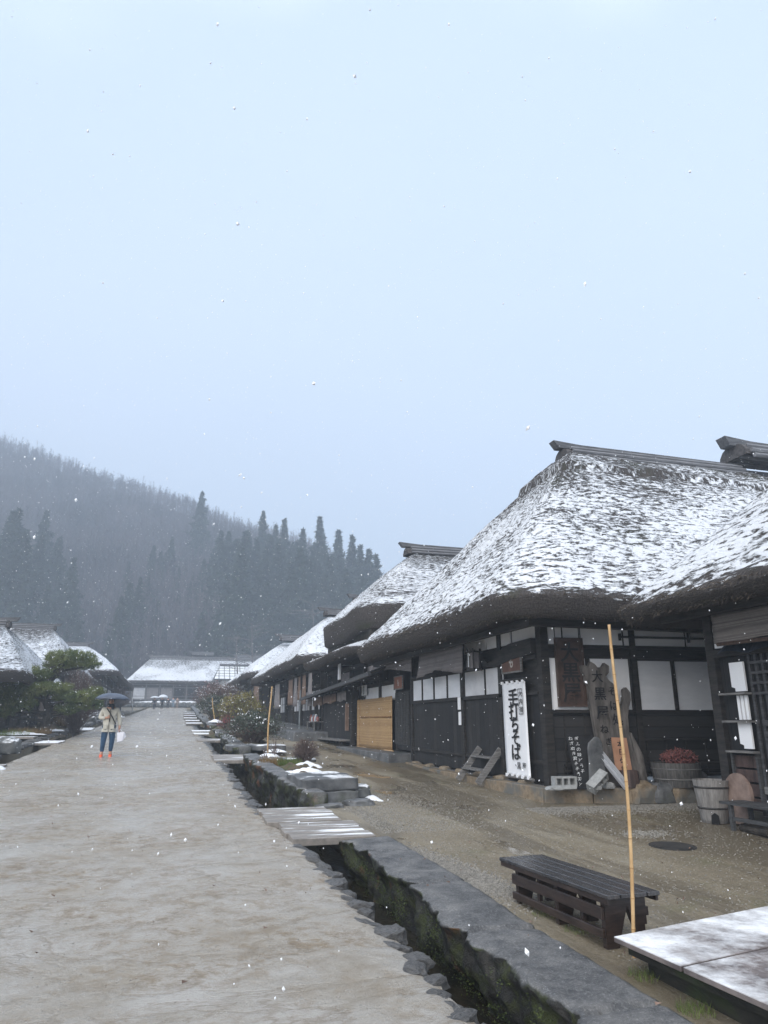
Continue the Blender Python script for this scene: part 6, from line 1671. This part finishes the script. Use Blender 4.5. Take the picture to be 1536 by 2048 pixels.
def far_person(x, y, m1, m2, h, label, away=1, stride=.10, hood=False):
    t = thing('person', (x, y, gz(y) + .02), label, 'person'); k_ = h / 1.7
    s_ = stride
    J2 = [(0, 0, .92, .13, .10), (0, 0, 1.15, .13, .10), (0, 0, 1.36, .15, .10), (0, 0, 1.47, .06, .06), (0, 0, 1.58, .075, .085), (0, 0, 1.66, .06, .07),
          (-.09, 0, .84, .09, .09), (-.10, s_, .48, .06, .06), (-.10, s_ * 1.6, .06, .045, .05), (.09, 0, .84, .09, .09), (.10, -s_, .48, .06, .06), (.10, -s_ * 1.3, .06, .045, .05),
          (-.19, 0, 1.38, .055, .055), (-.24, .03, 1.1, .045, .045), (-.22, -.08, .86, .035, .035), (.19, 0, 1.38, .055, .055), (.24, -.03, 1.1, .045, .045), (.20, -.12, 1.2 if hood else .86, .035, .035)]
    J2 = [tuple(c * k_ for c in j) for j in J2]
    b_ = body_skin('body', J2, [(0, 1), (1, 2), (2, 3), (3, 4), (4, 5), (0, 6), (6, 7), (7, 8), (0, 9), (9, 10), (10, 11), (2, 12), (12, 13), (13, 14), (2, 15), (15, 16), (16, 17)], 'skin', t, sub=1)
    C2 = [(0, 0, .80, .18, .14), (0, 0, 1.1, .17, .14), (0, 0, 1.36, .18, .13), (0, 0, 1.46, .08, .08), (-.2, 0, 1.37, .075, .075), (-.25, .03, 1.1, .065, .065), (-.23, -.06, .90, .05, .05), (.2, 0, 1.37, .075, .075), (.25, -.03, 1.1, .065, .065), (.21, -.10, 1.18 if hood else .90, .05, .05)]
    C2 = [tuple(c * k_ for c in j) for j in C2]
    body_skin('jacket', C2, [(0, 1), (1, 2), (2, 3), (2, 4), (4, 5), (5, 6), (2, 7), (7, 8), (8, 9)], m1, t, sub=1)
    T2 = [(0, 0, .88, .14, .115), (-.09, 0, .82, .10, .10), (-.10, s_, .48, .075, .075), (-.10, s_ * 1.55, .12, .06, .06), (.09, 0, .82, .10, .10), (.10, -s_, .48, .075, .075), (.10, -s_ * 1.3, .12, .06, .06)]
    T2 = [tuple(c * k_ for c in j) for j in T2]
    body_skin('trousers', T2, [(0, 1), (1, 2), (2, 3), (0, 4), (4, 5), (5, 6)], m2, t, sub=1)
    mb = MB(); mb.lathe([(0.001, .0), (.08, .03), (.095, .10), (.07, .17), (0.001, .19)], (0, .01, 1.55), 10); o = mb.build('hair', 'hair', t); o.scale = (k_,) * 3
    return t
far_person(-1.66, 101.3, 'navy', 'navy', 1.62, 'far person in dark clothes under the left of the two pale umbrellas')
far_person(-.72, 105, 'navy', 'ink', 1.72, 'far person in dark clothes under the right, rounder pale umbrella')
far_person(.05, 112, 'navy', 'navy', 1.6, 'far person in dark blue, third from the left of the group')
far_person(.80, 118, 'blue_cloth', 'blue_cloth', 1.7, 'far person in faded blue, fourth from the left of the group')
far_person(1.45, 120, 'tan', 'tan', 1.7, 'far person in tan, rightmost of the group')
umbrella('umbrella', (-1.66, 101.2, gz(101.3) + 1.60), .60, .22, 'umbrella_white', 'small pale umbrella, left of the two far ones', .5)
umbrella('umbrella', (-.66, 104.9, gz(105) + 1.62), .68, .42, 'umbrella_white', 'rounder pale umbrella, right of the two far ones', .5)
mb = MB(); mb.bar((-3.9, 92, gz(92) + .1), (-3.9, 88.5, gz(90) + 1.5), .30, .05, (1, 0, 0)); tag(mb.build('white_board', 'white_paint'), 'white board leaning at the left roadside behind the walking person', 'board')
# ------------------------------------------------------------------ forest on the hill
def cedar_mesh(seed, H_=26., R_=3.6):
    rng = np.random.default_rng(seed)
    C = []; D = []
    nlev = 74
    for i in range(nlev):
        t = i / nlev; z = H_ * (.10 + .90 * t)
        rad = R_ * 1.25 * (1 - t) ** .85 * (.62 + .76 * rng.random()) + .10; ph = rng.uniform(0, 6.28)
        nb = int(5 + 7 * (1 - t))
        for b in range(nb):
            a = rng.uniform(0, 6.28); L_ = rad * rng.uniform(.5, 1.1) * (1 + .32 * math.sin(a * 2 + ph))
            m_ = int(6 + L_ * 9)
            s_ = rng.uniform(.1, 1, m_) ** .7
            x = np.cos(a) * L_ * s_; y = np.sin(a) * L_ * s_; zz = z - .42 * L_ * s_ + .30 * L_ * s_ ** 3
            w_ = .28 * L_ * .5
            P_ = np.stack([x + rng.normal(size=m_) * w_ * .5, y + rng.normal(size=m_) * w_ * .5, zz + rng.normal(size=m_) * .15], 1)
            C.append(P_); D.append(np.tile([np.cos(a), np.sin(a), -.1], (m_, 1)))
    C = np.concatenate(C); D = np.concatenate(D)
    T_ = leaves(C, .78, 2.1, rng=rng, direction=D * .9)
    n = len(T_); me = bpy.data.meshes.new('cedar_crown'); me.vertices.add(n * 3); me.vertices.foreach_set('co', T_.reshape(-1).astype(np.float32))
    me.loops.add(n * 3); me.loops.foreach_set('vertex_index', np.arange(n * 3, dtype=np.int32)); me.polygons.add(n); me.polygons.foreach_set('loop_start', np.arange(0, n * 3, 3, dtype=np.int32))
    me.update(calc_edges=True); me.validate(); me.materials.append(M['cedar'])
    mb = MB(); mb.tube([(0, 0, -3), (0, 0, H_ * .5), (0, 0, H_)], [.42, .25, .03], 6)
    mt = bpy.data.meshes.new('cedar_trunk'); mt.from_pydata([tuple(v) for v in mb.v], [], mb.f); mt.materials.append(M['bark'])
    return me, mt
CM = [cedar_mesh(1, 26, 3.4), cedar_mesh(2, 26, 3.0), cedar_mesh(3, 26, 3.9), cedar_mesh(4, 26, 3.3)]
rc_ = random.Random(5)
def cedar(x, y, tipz=None, hgt=None, label=None, group=None, wide=1.0, k_=None):
    b = hill_z(x, y) - .5
    h = (tipz - b) if tipz is not None else hgt
    me, mt = CM[rc_.randrange(4) if k_ is None else k_]
    t = thing('cedar_tree', (x, y, b), label, 'tree', group, rz=rc_.uniform(0, 6.28))
    c = link('crown', me, t); tr = link('trunk', mt, t)
    t.scale = (wide * h / 26, wide * h / 26, h / 26)
    return t
sky_labels = ['tallest lone cedar standing out against the sky at the middle of the hill crest', 'pointed cedar on the skyline, second tall one to the right of the lone cedar', 'taller of the paired cedars on the skyline', 'shorter of the paired cedars on the skyline, on their left',
              'cedar with a blunt tip left of the tallest right-hand cedar', 'tall pointed cedar rising highest over the right-hand stand', 'cedar just right of the highest right-hand one', 'cedar in the middle of the descending right-hand stand', 'small cedar low in the descending stand',
              'cedar near the right end of the descending stand', 'last small cedar where the trees meet the thatched roof']
for i, (x, y, z, wd) in enumerate([(5.5, 235, 76.3, .85), (22.9, 205, 62.3, .8), (27.9, 195, 57.5, .85), (26.1, 200, 56.9, .8), (33.2, 195, 55, 1), (37.1, 190, 57.6, .85), (41.4, 185, 52.7, .95), (44.6, 182, 50.5, .95), (46.3, 180, 47.6, 1), (48.2, 178, 46.2, 1), (49.6, 176, 44.4, 1)]):
    cedar(x, y, z, None, sky_labels[i], None, wd)
for x, y, z, lb_ in ((-35, 200, 56.3, 'big dark cedar high on the left slope'), (-41.5, 190, 51, 'big dark cedar at the left edge of the picture'), (-35.7, 178, 45.5, 'dark cedar before two bigger ones at the left'), (-22.6, 168, 37, 'greener cedar low on the left slope')):
    cedar(x, y, z, None, lb_, None, 1.0)
G1 = 'cedars massed on the lower hillside'
n_c = 0
for (xa, xb, ya, yb, n, h0, h1) in ((-60, -27, 152, 190, 44, 14, 30), (9, 56, 152, 205, 110, 12, 32), (-14, 12, 155, 215, 22, 9, 17), (-28, -16, 152, 175, 12, 8, 20), (46, 90, 168, 200, 22, 16, 24)):
    for i in range(n):
        x = rc_.uniform(xa, xb); y = rc_.uniform(ya, yb); h = rc_.uniform(h0, h1)
        # keep the skyline of the right-hand stand stepping down
        lim = None
        if x > 8:
            lim = {0: 0}.get(1) 
            top_allowed = np.interp(x * 190 / y, [8, 20, 30, 40, 48, 52, 60], [53, 54, 52, 50, 44, 41, 30]) * y / 190
            h = min(h, top_allowed - hill_z(x, y) - rc_.uniform(0, 5))
            if h < 9: continue
        cedar(x, y, None, h, 'dark cedar among the many massed on the lower hillside', G1, .90 if h > 15 else 1.1); n_c += 1
def bare_forest():
    rng = np.random.default_rng(21)
    n = 9000
    xs = rng.uniform(-125, 90, n); faces = []
    tt = rng.uniform(0.0, 1.03, n) ** .85
    Q = []
    for x, t in zip(xs, tt):
        yc, zc = crest(x); y = 152 + (yc - 152) * t
        Q.append((x, y, hill_z(x, y)))
    Q = np.array(Q)
    T_ = []
    h = rng.uniform(7, 13, n); h[tt > .9] *= .75
    lean = rng.normal(size=(n, 2)) * .5
    for k_ in range(3):     # three-sided trunks
        a0, a1 = 2.094 * k_, 2.094 * (k_ + 1); r = .13
        p0 = Q + np.stack([np.full(n, r * math.cos(a0)), np.full(n, r * math.sin(a0)), np.zeros(n)], 1)
        p1 = Q + np.stack([np.full(n, r * math.cos(a1)), np.full(n, r * math.sin(a1)), np.zeros(n)], 1)
        top = Q + np.stack([lean[:, 0], lean[:, 1], h], 1)
        T_.append(np.stack([p0, p1, top], 1))
    for b in range(34):      # ascending twigs
        s_ = rng.uniform(.30, .95, n)
        base = Q + np.stack([lean[:, 0] * s_, lean[:, 1] * s_, h * s_], 1)
        a = rng.uniform(0, 6.28, n); L_ = rng.uniform(1.2, 3.0, n) * (1.25 - s_)
        tip = base + np.stack([np.cos(a) * L_, np.sin(a) * L_, L_ * rng.uniform(.5, 1.5, n)], 1)
        side = unit(np.cross(tip - base, rng.normal(size=(n, 3)))) * .055
        T_.append(np.stack([base - side, base + side, tip], 1))
    o = tri_mesh('bare_woodland', np.concatenate(T_), 'bare'); tag(o, 'grey-brown leafless woodland covering the hillside', None, None, 'stuff')
bare_forest()
# ------------------------------------------------------------------ falling snow
def falling_snow():
    rng = np.random.default_rng(9)
    n = 30000
    C = np.stack([rng.uniform(-12, 22, n), rng.uniform(1.2, 38, n), rng.uniform(-.2, 15, n)], 1)
    d = np.linalg.norm(C - np.array([0, 0, 1.8]), axis=1); keep = (d > 2.6) & (C[:, 2] > C[:, 1] * S + .05); C = C[keep]; n = len(C)
    r = .003 + .0075 * rng.uniform(0, 1, n) ** 1.8; r = np.where((rng.random(n) < .03) & (d[keep] > 6), r * 1.8, r)
    ax = unit(rng.normal(size=(n, 3)) * .35 + np.array([.12, 0, 1])); u_ = unit(np.cross(ax, rng.normal(size=(n, 3)))); v_ = np.cross(ax, u_)
    st = rng.uniform(1.0, 1.8, n)[:, None]; R_ = r[:, None]
    P_ = [C + ax * R_ * st, C - ax * R_ * st, C + u_ * R_, C - u_ * R_, C + v_ * R_, C - v_ * R_]
    fs = [(0, 2, 4), (0, 4, 3), (0, 3, 5), (0, 5, 2), (1, 4, 2), (1, 3, 4), (1, 5, 3), (1, 2, 5)]
    T_ = np.concatenate([np.stack([P_[a], P_[b], P_[c]], 1) for a, b, c in fs])
    me = bpy.data.meshes.new('falling_snow'); m_ = len(T_)
    o = tri_mesh('falling_snow', T_, 'flake'); tag(o, 'snowflakes falling through the air', None, None, 'stuff')
falling_snow()
# ------------------------------------------------------------------ haze
mb = MB(); mb.box(-260, 260, -40, 640, -3.0, 205)
hz = mb.build('haze', 'flake'); hz.data.materials.clear(); tag(hz, kind='stuff')
hm = bpy.data.materials.new('haze_air'); hm.use_nodes = True; hn = hm.node_tree; hn.nodes.clear()
ho = hn.nodes.new('ShaderNodeOutputMaterial'); hv = hn.nodes.new('ShaderNodeVolumePrincipled')
hv.inputs['Color'].default_value = (.76, .87, 1.0, 1); hv.inputs['Density'].default_value = .0021; hv.inputs['Anisotropy'].default_value = .1
hn.links.new(hv.outputs[0], ho.inputs['Volume']); hz.data.materials.append(hm)
